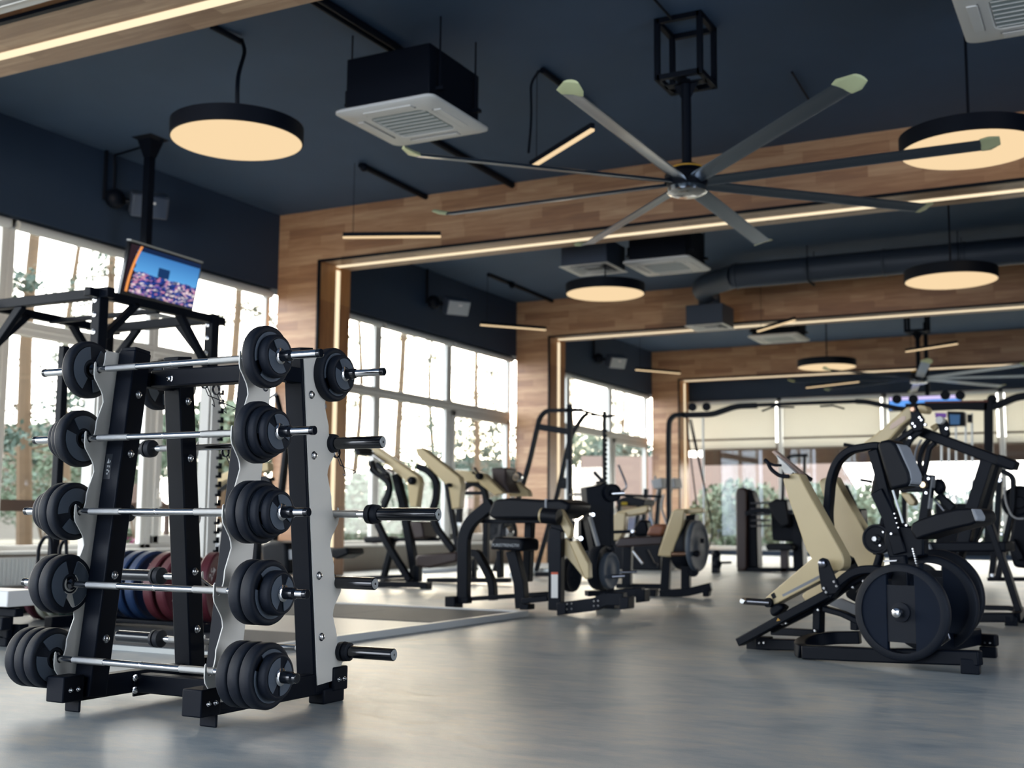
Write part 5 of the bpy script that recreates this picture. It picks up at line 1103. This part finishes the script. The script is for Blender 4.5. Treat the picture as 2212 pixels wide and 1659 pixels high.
T.poly('console', t, M['blkm'], [(630, 730), (720, 700), (840, 730), (830, 770), (640, 770)], .5, 0, .01); T.poly('display', t, emis('amber_display', '#8a7a30', .3), [(670, 745), (710, 745), (710, 765), (670, 765)], .02, -.27, 0)
T.bar('upright', t, M['blk'], [(660, 770), (620, 1080)], 22, .08, -.3); T.bar('upright', t, M['blk'], [(800, 770), (760, 1080)], 22, .08, .3); c = T.p(680, 1080); obj('deck', MB().b2((c.x-.8, c.y-.35, 0), (c.x+.8, c.y+.35, max(.2, c.z+.1))), M['blkm'], t, bev=.02)
# ---- F7: dark multi station
S1 = Side((-5.4, 18.9)); T = Tr(S1, 1560, 840, 2.592)
t = thing('multi_station', 'dark brown selector machine with tall rounded pillar and small seat, in the distance', 'gym machine', (-5.2, 19.2, 0))
T.poly('stack_tower', t, M['brn'], [(78, 1000), (72, 580), (85, 555), (125, 552), (138, 580), (138, 1000), (125, 1020), (92, 1020)], .4, .1, .03, 3); T.poly('tower_window', t, M['blkm'], [(138, 560), (165, 570), (190, 640), (200, 1000), (138, 1000)], .3, .15, .02)
T.bar('press_arm', t, M['blk'], [(130, 700), (200, 680), (330, 690), (400, 690)], 26, .08, -.1, .1); T.poly('back_cushion', t, M['pad'], [(250, 640), (300, 615), (360, 620), (380, 760), (330, 780), (280, 720)], .3, 0, .03)
T.poly('seat_cushion', t, M['pad'], [(240, 880), (255, 865), (380, 865), (400, 885), (390, 905), (250, 905)], .35, 0, .02, 3); T.bar('seat_post', t, M['brn'], [(350, 900), (352, 1030)], 40, .12); T.bar('rear_tower', t, M['blk'], [(430, 700), (440, 1015)], 56, .3, .2)
T.bar('floor_beam', t, M['blk'], [(90, 1012), (450, 1012)], 24, .12); T.bar('high_frame', t, M['blk'], [(340, 640), (345, 440), (370, 375), (480, 372)], 16, .06, .2, .1); T.bar('high_post', t, M['blk'], [(462, 380), (460, 560), (450, 720)], 14, .06, .2)
for k in range(5): T.tube('grip_bar', t, M['chrd'], [(160, 640+k*32), (270, 638+k*32)], 12, -.1)
T.poly('shroud', t, M['blkm'], [(270, 700), (420, 700), (430, 860), (280, 850)], .2, .2, .02)
# ---- F8: cable crossover station
S1 = Side((-5.0, 17.9)); T = Tr(S1, 1440, 780, 2.865)
t = thing('cable_crossover', 'long black cable crossover station spanning the right half of the room', 'cable machine', (-2.5, 18.2, 0))
def fz(p): return V((p.x, p.y, max(p.z, .02)))
p0 = T.p(12, 500); base = V((p0.x, p0.y, .02))
bar_pts = fil([base, T.p(12, 480), T.p(16, 370), T.p(45, 335), T.p(120, 330)], .25, 6)
obj('left_post', MB().rpath(bar_pts, T.m(28), .09, S1.n), M['blk'], t, bev=.01)
T.bar('top_beam', t, M['blk'], [(100, 335), (285, 330), (430, 280), (560, 275)], 34, .09, 0, .1, .01); T.bar('top_beam', t, M['blk'], [(540, 274), (830, 262), (1180, 250)], 20, .08, 0, 0, .008); T.bar('top_beam', t, M['blk'], [(1170, 250), (1240, 252), (1440, 296), (1500, 298)], 28, .09, 0, .1, .01)
T.bar('head_beam', t, M['blk'], [(1480, 290), (1800, 275), (1990, 282)], 48, .1, 0, .05, .01)
T.bar('right_beam', t, M['blk'], [(1980, 290), (2050, 275), (2160, 225), (2230, 215)], 40, .09, 0, .1, .01)
T.bar('copper_trim', t, mat('copper_trim', '#6b3f36', .4, .5), [(1600, 256), (1990, 250)], 10, .11, -.02)
for x, y in ((160, 285), (247, 283), (1425, 236), (1527, 236), (1725, 212), (1817, 212), (2015, 236)): T.disc('pulley_wheel', t, M['blkm'], x, y, 27, .05)
T.bar('tower_post', t, M['blk'], [(1992, 240), (1994, 560), (1996, 1180)], 48, .1, 0); T.bar('tower_post', t, M['blk'], [(1470, 300), (1475, 1190)], 30, .1, .3)
T.bar('chrome_column', t, M['alu'], [(225, 350), (232, 1120)], 12, .03, .1)
for a_, b_ in (((120, 350), (185, 890)), ((140, 360), (262, 910)), ((152, 360), (245, 830))): T.tube('cable', t, M['blkm'], [a_, b_], 9, 0)
T.tube('cable', t, M['blkm'], [(262, 910), (290, 1050), (250, 1200)], 8, 0, .2)
T.bar('cable_arm', t, M['blk'], [(590, 310), (680, 275), (700, 285), (790, 285)], 10, .04, -.05); T.bar('cable_arm', t, M['blk'], [(950, 280), (1030, 275), (1100, 295)], 10, .04, -.05)
for x in (1700, 1745, 1790, 1850, 1890): T.bar('guide_rod', t, M['alu'], [(x, 320), (x+4, 1090)], 11, .03, .15)
T.poly('weight_stack', t, M['blkm'], [(1660, 880), (1900, 880), (1905, 1150), (1665, 1150)], .25, .15, .02); T.poly('stack_head', t, M['blk'], [(1735, 310), (1840, 312), (1845, 400), (1740, 405)], .12, .05, .01); T.poly('round_stack_wheel', t, M['blk'], [(1860, 330), (1890, 330), (1890, 380), (1860, 380)], .05, 0, .005)
T.poly('small_screen', t, emis('violet_display', '#6c4d96', .35), [(1660, 320), (1732, 322), (1730, 350), (1665, 350)], .02, -.06, 0); T.poly('small_screen', t, emis('blue_display', '#3f5f84', .35), [(1750, 330), (1815, 332), (1812, 392), (1755, 392)], .02, -.06, 0)
T.bar('foot_beam', t, M['blk'], [(1440, 1190), (2040, 1190)], 30, .1, .1)
base2 = T.p(10, 1000)
G_ = Tr(S1, 1140, 860, 3.318)
t = thing('cable_carriage', 'small black ball weights on the hanging cable beside the leg press machine', 'cable handle', tuple(G_.p(1350, 1210))[:2]+(0,))
m = MB(); m.ball(G_.p(1350, 1120), G_.m(34)); m.ball(G_.p(1355, 1190), G_.m(36)); m.tube([G_.p(1350, 1100), G_.p(1345, 1260)], .02, 8); m.tube([G_.p(1360, 1180), G_.p(1460, 1178)], .02, 8); m.b2(tuple(fz(G_.p(1325, 1240)))[:1]+(17.85, 0), tuple(fz(G_.p(1375, 1240)))[:1]+(17.95, .25)); obj('carriage', m, M['blkm'], t)
t = thing('barbell_stand', 'low silver base tubes on the floor behind the centre machines', 'stand', (-6.9, 14.6, 0))
m = MB(); m.tube([(-7.6, 14.6, .1), (-5.9, 14.6, .1)], .04, 10); m.tube([(-7.4, 14.2, .05), (-7.4, 15.0, .05)], .04, 10); m.tube([(-6.1, 14.2, .05), (-6.1, 15.0, .05)], .04, 10); obj('base_tubes', m, M['alu'], t)
# ================================================================== F9: plate loaded machine in the right foreground
A9 = -.14
p9 = onZ(1650, 1407); S9 = Side((p9.x, p9.y), -.22)
Dd = Tr(S9, 1560, 840, 2.592); Hh = Tr(S9, 1560, 1160, 3.687); Ii = Tr(S9, 1620, 860, 5.53); Jj = Tr(S9, 1860, 850, 4.739); Kk = Tr(S9, 1900, 1100, 5.926)
bp_ = Hh.p(1100, 960); t = thing('plate_loaded_row_machine', 'big black machine with cream L shaped levers and large black discs, right foreground', 'gym machine', (bp_.x, bp_.y, 0), 0)
bk = M['blk']
# base
Hh.bar('near_base_beam', t, bk, [(650, 915), (1100, 935), (2060, 965)], 100, .07, -.22, 0, .008)
q = [Hh.p(650, 915, -.22), Hh.p(622, 900, -.20), Hh.p(614, 880, -.12), Hh.p(640, 850, .0), Hh.p(740, 815, .12), Hh.p(900, 800, .2), Hh.p(1100, 800, .22)]
obj('curved_base_nose', MB().rpath(fil(q, .05, 4), .06, Hh.m(96), (0, 0, 1)), bk, t, bev=.006)
for x, o in ((1980, -.22), (335, .1)):
    c = Hh.p(x, 1030 if x > 1000 else 880, o); obj('foot', MB().b2((c.x-.045, c.y-.04, 0), (c.x+.045, c.y+.04, .075)), M['blkm'], t, bev=.006)
Hh.bar('centre_beam', t, bk, [(215, 850), (330, 850), (640, 860)], 84, .08, .1); Hh.bar('centre_beam', t, bk, [(400, 750), (740, 765)], 60, .06, .45)
for x in (298, 335): Hh.knob('bolt', t, M['chr'], x, 842, 11, .01, .055)
# inclined rail and curved carriers
Hh.bar('inclined_rail', t, bk, [(138, 838), (500, 640), (895, 430)], 66, .07, -.04, 0, .006)
Hh.bar('lower_carrier', t, bk, [(395, 745), (700, 590), (860, 500), (1000, 390), (1130, 315), (1290, 300)], 44, .05, .02, .12)
Hh.bar('curved_carrier', t, bk, [(860, 470), (930, 370), (1030, 290), (1140, 255), (1260, 262), (1340, 310)], 62, .07, -.06, .12, .006)
for x, y in ((1128, 350), (1045, 400), (1105, 470), (768, 580), (480, 692), (512, 684), (742, 745)): Hh.knob('bolt', t, M['chr'], x, y, 12, .012, -.03)
tri = Hh.poly('yellow_warning_mark', t, M['yb'], [(432, 670), (462, 665), (443, 646)], .002, -.077, 0)
Hh.bar('front_post', t, bk, [(768, 760), (772, 540)], 62, .07, .02); Hh.bar('rear_post', t, bk, [(1068, 740), (1068, 640)], 60, .07, .1)
Hh.bar('diagonal_strut', t, bk, [(812, 570), (960, 610), (1110, 680)], 42, .06, .0); Hh.poly('foot_plate', t, M['conc'], [(815, 525), (945, 488), (1105, 560), (1100, 640)], .03, .3, .004)
Hh.poly('side_cover', t, bk, [(975, 440), (1080, 330), (1180, 320), (1150, 430), (1090, 540), (985, 480)], .05, .15, .01)
Hh.poly('round_stop', t, M['blkm'], [(372, 570), (395, 540), (450, 530), (495, 560), (460, 600), (400, 640), (375, 610)], .08, .0, .02, 3)
# pivot bracket
Hh.poly('pivot_bracket', t, bk, [(765, 190), (775, 175), (800, 165), (835, 175), (850, 195), (935, 410), (900, 450), (820, 465), (790, 420), (765, 260)], .012, -.10, .003)
Hh.poly('pivot_bracket', t, bk, [(765, 190), (775, 175), (800, 165), (835, 175), (850, 195), (935, 410), (900, 450), (820, 465), (790, 420), (765, 260)], .012, .08, .003)
Hh.poly('pivot_bracket', t, bk, [(980, 160), (1010, 145), (1045, 165), (1090, 260), (1040, 300), (985, 290), (975, 200)], .012, .30, .003)
Hh.knob('pivot_cap', t, M['chrd'], 800, 210, 34, .014, -.106); Hh.knob('pivot_cap', t, M['chrd'], 1015, 185, 32, .014, .29)
for x, y in ((895, 355), (915, 390), (815, 407), (833, 440)): Hh.knob('bolt', t, M['chr'], x, y, 13, .012, -.106)
# cream levers
shape = [(340, 505), (352, 488), (405, 472), (428, 478), (470, 560), (670, 920), (682, 960), (678, 1000), (655, 1020), (618, 1020), (590, 1040), (560, 1068), (300, 1205), (262, 1212), (240, 1180), (242, 1168), (500, 950), (470, 900), (380, 640), (345, 530)]
near = Dd.poly('cream_lever', t, M['yel'], shape, .10, .02, .012, 3)
fars = [(x+112, y-30+30) for x, y in shape]
S9f = S9
obj('cream_lever', MB().prism([Dd.q(x, y, .47) for x, y in shape], S9.n*.10), M['yel'], t, bev=.012, seg=3)
Dd.poly('lever_underside', t, M['conc'], [(330, 1150), (560, 1030), (560, 1060), (340, 1170)], .06, .0, .004)
lb_ = Dd.poly('lever_label', t, M['blkm'], [(272, 1152), (290, 1140), (302, 1166), (284, 1178)], .002, -.032, 0)
Hh.poly('upper_handle_bar', t, mat('rose_beige_paint', '#a08376', .4), [(0, 0), (1, 0), (1, 1)], .001, .3, 0) if False else None
Dd.poly('top_rail_plate', t, mat('rose_beige_paint', '#a98f80', .4), [(275, 352), (290, 343), (440, 465), (445, 490), (420, 500)], .05, .25, .005)
Dd.poly('cream_gusset', t, M['whitepl'], [(300, 370), (410, 470), (380, 478), (345, 470)], .03, .2, .003)
Dd.tube('curved_hand_grip', t, M['blkm'], [(238, 398), (255, 410), (272, 450), (320, 488), (372, 490)], 22, -.06, .05); Dd.tube('curved_hand_grip', t, M['blkm'], [(255, 410), (290, 430), (330, 428)], 15, .1, .03)
Dd.tube('far_hand_grip', t, M['blkm'], [(430, 460), (470, 490), (500, 510)], 26, .4); Dd.tube('cable_hook', t, M['blkm'], [(395, 470), (420, 500), (440, 490)], 9, .1)
Dd.tube('plate_horn', t, M['chrd'], [(118, 1188), (270, 1198)], 38, -.04); Dd.disc('horn_collar', t, M['blkm'], 260, 1197, 26, .03, -.04)
hc = Dd.knob('horn_cap', t, M['chr'], 120, 1188, 18, .02, -.06)
# big black discs with slots
def slot_disc(x, y, r, o, nm='slotted_disc'):
    R = Hh.m(r); c = Hh.p(x, y, o); n_ = S9.n; d = S9.d; th = .05; rot = .02
    u = V((0, 0, 1))
    m = MB(); m.cm = 0
    prof = [(0, R*.84), (0, R*.97), (.008, R), (th-.008, R), (th, R*.97), (th, R*.84)]
    N = 64; vs = []; fs = []
    for (dd, rr) in prof: vs += [c+n_*(dd-th/2)+(d*math.cos(2*PI*k/N)+u*math.sin(2*PI*k/N))*rr for k in range(N)]
    for i in range(len(prof)):
        j = (i+1) % len(prof)
        for k in range(N): fs.append((i*N+k, i*N+(k+1) % N, j*N+(k+1) % N, j*N+k))
    m.add(vs, fs); ring = obj(nm, m, M['rub'], t, sharp=50)
    for s in (-1, 1):
        w = R*.30; pts = []
        a = math.acos(w/(R*.86))
        for k in range(21): an = -a+2*a*k/20; pts.append(c+d*(s*math.cos(an)*R*.86)+u*math.sin(an)*R*.86-n_*(.016))
        obj('disc_face', MB().prism(pts, n_*.032), mat_face, ring, bev=.003)
    m = MB()
    pts = [c+d*(x_*R*.31)+u*(z_*R)-n_*.010 for x_, z_ in ((-1, -.52), (1, -.52), (1, -.16), (1, .16), (1, .52), (-1, .52))]
    m.prism([c+d*(x_*R*.31)+u*(z_*R)-n_*.010 for x_, z_ in ((-1, -.62), (1, -.62), (1, .55), (-1, .55))], n_*.02); obj('centre_web', m, M['rub'], ring)
    m = MB(); m.lathe(c-n_*.03, n_, [(0, R*.12), (.006, R*.2), (.05, R*.2)], 28); obj('hub_ring', m, M['rub'], ring)
    m = MB(); m.lathe(c-n_*.075, n_, [(-.006, .012), (0, .024), (.014, .028), (.02, .02), (.05, .02)], 20); obj('chrome_spindle', m, M['chr'], ring)['label'] = 'chrome spindle end'
mat_face = mat('navy_rubber_face', '#0a1626', .6, bump=.2, bscale=900, spec=.15)
slot_disc(1432, 598, 335, -.30)
slot_disc(1655, 530, 355, .18); slot_disc(1712, 470, 362, .55)
Hh.cross('disc_axle', t, M['chrd'], 1432, 598, 20, -.3, .05)
Hh.bar('hanger_plate', t, bk, [(1432, 598), (1420, 300), (1400, 150)], 120, .05, -.02)
# rear small frame with bolts
Hh.bar('rear_bracket', t, M['chrd'], [(1775, 690), (1815, 810), (1700, 890)], 10, .02, -.2); Hh.knob('bolt', t, M['chr'], 1730, 825, 16, .02, -.26); Hh.knob('bolt', t, M['chr'], 1778, 690, 12, .02, -.22)
Hh.bar('far_base_beam', t, bk, [(1500, 800), (1830, 800), (2190, 825)], 88, .07, .62, 0, .008); c = Hh.p(2120, 880, .62); obj('foot', MB().b2((c.x-.045, c.y-.04, 0), (c.x+.045, c.y+.04, .06)), M['blkm'], t, bev=.006)
for x in (2095, 2135): Hh.knob('bolt', t, M['chr'], x, 842, 10, .01, .58)
Hh.bar('cross_base_beam', t, bk, [(1830, 760), (1840, 900)], 60, .8, .2)
# seat tower: curved black tube, backrest, spine, seat
Dd.bar('curved_frame_tube', t, bk, [(600, 800), (592, 700), (610, 500), (650, 400), (720, 340), (860, 318), (890, 320)], 40, .07, .1, .22, .008)
Ii.poly('back_cushion', t, M['pad'], [(1515, 545), (1560, 510), (1640, 495), (1700, 505), (1750, 560), (1900, 880), (1918, 970), (1905, 1040), (1870, 1055), (1690, 1095), (1660, 1060), (1530, 620)], .16, .04, .03, 4)
Ii.poly('cushion_back_shell', t, M['conc'], [(1740, 540), (1790, 580), (1925, 900), (1930, 1000), (1895, 1050), (1880, 1040), (1905, 980), (1890, 890)], .15, .045, .006, 2) 
Ii.bar('spine_plate', t, bk, [(1480, 620), (1560, 900), (1660, 1300), (1760, 1650)], 120, .05, .1, 0, .006)
Ii.tube('gas_spring', t, M['alu'], [(1705, 1100), (1828, 1490)], 26, -.06)
Ii.poly('second_cushion', t, M['pad'], [(1500, 840), (1470, 900), (1430, 1130), (1440, 1175), (1520, 1210), (1580, 1215), (1600, 900)], .26, .42, .03, 3)
Jj.bar('seat_bracket', t, bk, [(180, 1000), (300, 1250), (380, 1500), (420, 1640)], 130, .08, .1, 0, .006)
Jj.poly('seat_bracket_plate', t, bk, [(260, 1340), (520, 1360), (640, 1400), (640, 1660), (460, 1700), (280, 1680), (230, 1500)], .08, .12, .01)
for x, y in ((348, 1230), (360, 1275), (372, 1325), (388, 1372), (315, 1435), (232, 1418), (470, 1350), (200, 1555)): Jj.knob('bolt', t, M['chr'], x, y, 15 if x in (315, 232, 200, 470) else 9, .012, .03)
Jj.poly('seat_cushion', t, M['pad'], [(500, 1400), (515, 1330), (580, 1295), (760, 1230), (980, 1180), (1120, 1170), (1170, 1200), (1195, 1270), (1180, 1320), (1130, 1345), (880, 1400), (640, 1470), (560, 1500)], .30, .05, .035, 4)
Jj.poly('seat_end_tag', t, M['conc'], [(1120, 1180), (1150, 1180), (1195, 1260), (1190, 1300), (1165, 1310)], .12, -.06, .006)
# adjustment chain
for k in range(11):
    x = 1525+k*4.6; y = 95+k*19; Hh.knob('chain_link', t, M['chr'], x, y, 9, .016, -.1)
Hh.poly('silver_pin', t, M['chr'], [(1282, 185), (1390, 180), (1390, 196), (1284, 202)], .02, -.05, .002)
# small disc on left of the spine
Jj.disc('weight_disc', t, M['rub'], 170, 1490, 150, .05, .35); Jj.knob('chrome_spindle', t, M['chr'], 170, 1488, 34, .05, .28); Jj.bar('disc_strut', t, bk, [(235, 1270), (150, 1650)], 40, .05, .45)
Jj.bar('support_strut', t, bk, [(200, 1640), (120, 1900), (-20, 2050)], 50, .06, .1)
# ---- second machine behind: high lever with large A frame
pS = onZ(2190, 1352); S10 = Side((pS.x, pS.y), -.2)
D2 = Tr(S10, 1560, 840, 2.592); I2 = Tr(S10, 1620, 860, 5.53); J2 = Tr(S10, 1860, 850, 4.739); K2 = Tr(S10, 1900, 1100, 5.926)
bp_ = K2.p(1200, 1400); t = thing('high_lever_machine', 'tall black A frame machine with raised cream lever arm at right, behind the discs', 'gym machine', (bp_.x, bp_.y+.3, 0))
I2.poly('cream_lever', t, M['yel'], [(1335, 570), (1360, 530), (1500, 430), (1870, 105), (1920, 100), (1935, 240), (1800, 340), (1680, 480), (1560, 560), (1420, 575)], .12, 0, .012, 3)
I2.poly('lever_pink_panel', t, mat('pink_panel', '#d3b9a6', .5), [(1668, 345), (1690, 310), (1820, 215), (1855, 215), (1858, 250), (1830, 285), (1700, 370), (1672, 372)], .004, -.063, 0)
I2.poly('lever_stub', t, M['yel'], [(1995, 90), (2020, 80), (2095, 95), (2118, 130), (2110, 170), (2080, 185), (2010, 175)], .12, .15, .012, 3)
I2.poly('lever_bracket', t, bk, [(1912, 110), (1980, 80), (2010, 150), (2080, 250), (2060, 380), (1960, 400), (1900, 320), (1920, 230)], .03, -.08, .006); I2.knob('pivot_cap', t, mat('copper_cap', '#c09a80', .3, .7), 1948, 135, 36, .02, -.1)
for x, y in ((2030, 232), (2052, 262), (1950, 305), (1976, 338), (1920, 472), (2098, 318)): I2.knob('bolt', t, M['chr'], x, y, 17, .014, -.098)
I2.bar('lever_link', t, bk, [(1960, 380), (1780, 500), (1700, 560)], 60, .05, -.03)
I2.tube('hand_grip', t, M['blkm'], [(1125, 553), (1340, 592)], 46, 0); I2.tube('hand_grip', t, M['blkm'], [(1310, 975), (1460, 1000)], 42, .1); I2.knob('grip_cap', t, M['chr'], 1318, 975, 16, .02, .06)
J2.bar('top_boom', t, bk, [(560, 370), (900, 500), (1560, 745)], 108, .09, .1, 0, .01)
J2.poly('boom_end_cap', t, M['blkm'], [(1400, 620), (1590, 700), (1560, 790), (1370, 720)], .12, .1, .01)
J2.bar('rear_leg', t, bk, [(1300, 690), (1170, 1100), (1110, 1300), (1050, 1560)], 130, .09, .1); J2.bar('rear_leg', t, bk, [(1395, 740), (1290, 1100), (1190, 1420), (1120, 1560)], 80, .09, .35)
J2.bar('diagonal_leg', t, bk, [(1285, 1235), (1385, 1530), (1500, 1850), (1620, 2230)], 64, .07, .0); J2.bar('diagonal_leg', t, bk, [(1180, 1100), (1060, 1560), (980, 1840), (940, 2250)], 60, .07, .3)
J2.bar('side_tray', t, M['blkm'], [(700, 1570), (1200, 1568), (1530, 1565)], 100, .25, .1, 0, .012)
K2.bar('base_frame', t, bk, [(900, 1390), (1400, 1385), (1740, 1385)], 120, .08, 0, 0, .01); K2.bar('base_frame', t, bk, [(1100, 1255), (1660, 1265), (1790, 1290)], 60, .08, .35)
q = [K2.p(1740, 1385, 0), K2.p(1790, 1330, .2), K2.p(1800, 1300, .35)]; obj('base_corner', MB().rpath(q, .07, K2.m(110), (0, 0, 1)), bk, t, bev=.008)
for x, y, o in ((1690, 1450, 0), (1010, 1450, 0), (1790, 1400, .35)): c = K2.p(x, y, o); obj('foot', MB().b2((c.x-.045, c.y-.04, 0), (c.x+.045, c.y+.04, .07)), M['blkm'], t, bev=.006)
# crescents and cam
J2.bar('crescent_plate', t, M['blkm'], [(620, 380), (520, 450), (460, 560), (480, 720), (560, 840), (640, 920)], 56, .04, -.02, .12); J2.bar('crescent_plate', t, bk, [(700, 470), (640, 540), (600, 650), (600, 760), (640, 850)], 50, .04, .1, .1)
J2.bar('silver_edge', t, M['conc'], [(620, 470), (565, 560), (545, 680), (580, 800), (625, 860)], 12, .03, .0, .1); J2.bar('inner_strap', t, bk, [(760, 500), (700, 560), (660, 760), (620, 900)], 50, .05, .1)
J2.bar('cam_post', t, bk, [(705, 830), (690, 1000), (650, 1280), (600, 1560)], 96, .08, .0); J2.bar('post_edge', t, M['conc'], [(745, 850), (705, 1180)], 12, .085, -.005)
J2.poly('cam_arm', t, bk, [(510, 760), (600, 900), (640, 1010), (400, 1010), (380, 980), (480, 950)], .06, .05, .01); J2.poly('cam_knob', t, bk, [(760, 860), (820, 890), (845, 960), (820, 1020), (760, 1040), (730, 960)], .1, .1, .02)
J2.knob('brass_pivot', t, mat('brass_nut', '#cdb48f', .2, 1.0), 648, 935, 42, .04, -.06)
for x, y in ((695, 872), (670, 1018), (660, 320), (505, 455), (880, 360)): J2.knob('bolt', t, M['chr'], x, y, 18, .014, -.05)
J2.bar('lower_arm', t, bk, [(790, 1040), (950, 1180)], 80, .06, .1); J2.poly('cream_foot', t, M['yel'], [(400, 1020), (490, 1018), (560, 1105), (540, 1150), (490, 1145)], .08, .1, .01)
J2.tube('strut_tube', t, M['chrd'], [(750, 1080), (850, 1200)], 26, .05); J2.disc('white_roller', t, M['whitepl'], 812, 275, 42, .06, .05); J2.poly('roller_arm', t, bk, [(770, 260), (860, 260), (900, 420), (860, 470), (800, 400)], .05, .1, .01); J2.poly('cream_tip', t, M['yel'], [(700, 340), (770, 300), (775, 350), (740, 385)], .06, .1, .008)
J2.bar('lower_strut', t, M['conc'], [(690, 1540), (735, 1640)], 22, .04, -.06); J2.knob('strut_bolt', t, M['chr'], 750, 1640, 22, .03, -.08)
J2.bar('centre_post', t, bk, [(900, 1560), (880, 1900), (860, 2280)], 110, .08, .2); J2.disc('weight_disc', t, M['rub'], 620, 1920, 200, .05, .3)
# ---- lever stand between the cream levers and the seat
S11 = Side((-1.9, 10.2), -.1); T = Tr(S11, 1620, 860, 5.53)
t = thing('lever_stand', 'small black stand with curved lever seen under the curved black frame tube', 'gym machine', (-2.2, 10.3, 0))
T.tube('curved_lever', t, M['blkm'], [(1000, 1005), (1060, 1000), (1110, 1045), (1160, 1120)], 34, 0, .04); T.bar('lever_body', t, bk, [(1120, 1050), (1240, 1300)], 80, .06, 0)
T.poly('dark_housing', t, bk, [(1180, 1310), (1320, 1320), (1330, 1500), (1300, 1560), (1140, 1550), (1160, 1400)], .2, 0, .015); T.bar('grey_tray', t, M['conc'], [(1115, 1530), (1290, 1530), (1340, 1580)], 28, .3, -.02)
T.bar('post', t, bk, [(1240, 1560), (1250, 2150)], 80, .08, 0); T.poly('floor_foot', t, bk, [(1150, 2120), (1360, 2120), (1360, 2150), (1150, 2150)], .5, 0, .004)
# ---- exercise bike at the right edge and cable weight pile
S12 = Side((-.95, 12.2), -.1); T = Tr(S12, 1860, 850, 4.739)
t = thing('spin_machine', 'dark machine with round casing and looping cable at the right edge', 'gym machine', (-.9, 12.4, 0))
T.disc('round_casing', t, M['blkm'], 1640, 1120, 180, .2, .1); T.bar('frame_tube', t, bk, [(1440, 790), (1560, 850), (1560, 1150), (1480, 1500), (1400, 1900)], 50, .08, 0, .1); T.knob('silver_joint', t, M['chr'], 1420, 885, 30, .04, -.05)
T.tube('looping_cable', t, M['conc'], [(1465, 960), (1480, 1120), (1540, 1250), (1600, 1285), (1670, 1280)], 20, -.05, .1); T.poly('lower_body', t, M['blkm'], [(1560, 1250), (1720, 1200), (1740, 1800), (1560, 1780), (1500, 1560)], .3, .1, .03)
T.bar('rear_post', t, bk, [(1420, 900), (1400, 1300), (1340, 1880)], 60, .08, .2); T.bar('floor_beam', t, bk, [(1300, 1900), (1740, 1900)], 40, .1, .1); T.knob('silver_foot', t, M['chr'], 1350, 1860, 22, .05, 0)
T.bar('frame_tube', t, bk, [(1540, 1500), (1640, 1700)], 70, .1, -.1); T.knob('joint_bolt', t, M['chr'], 1440, 1440, 16, .02, -.06)
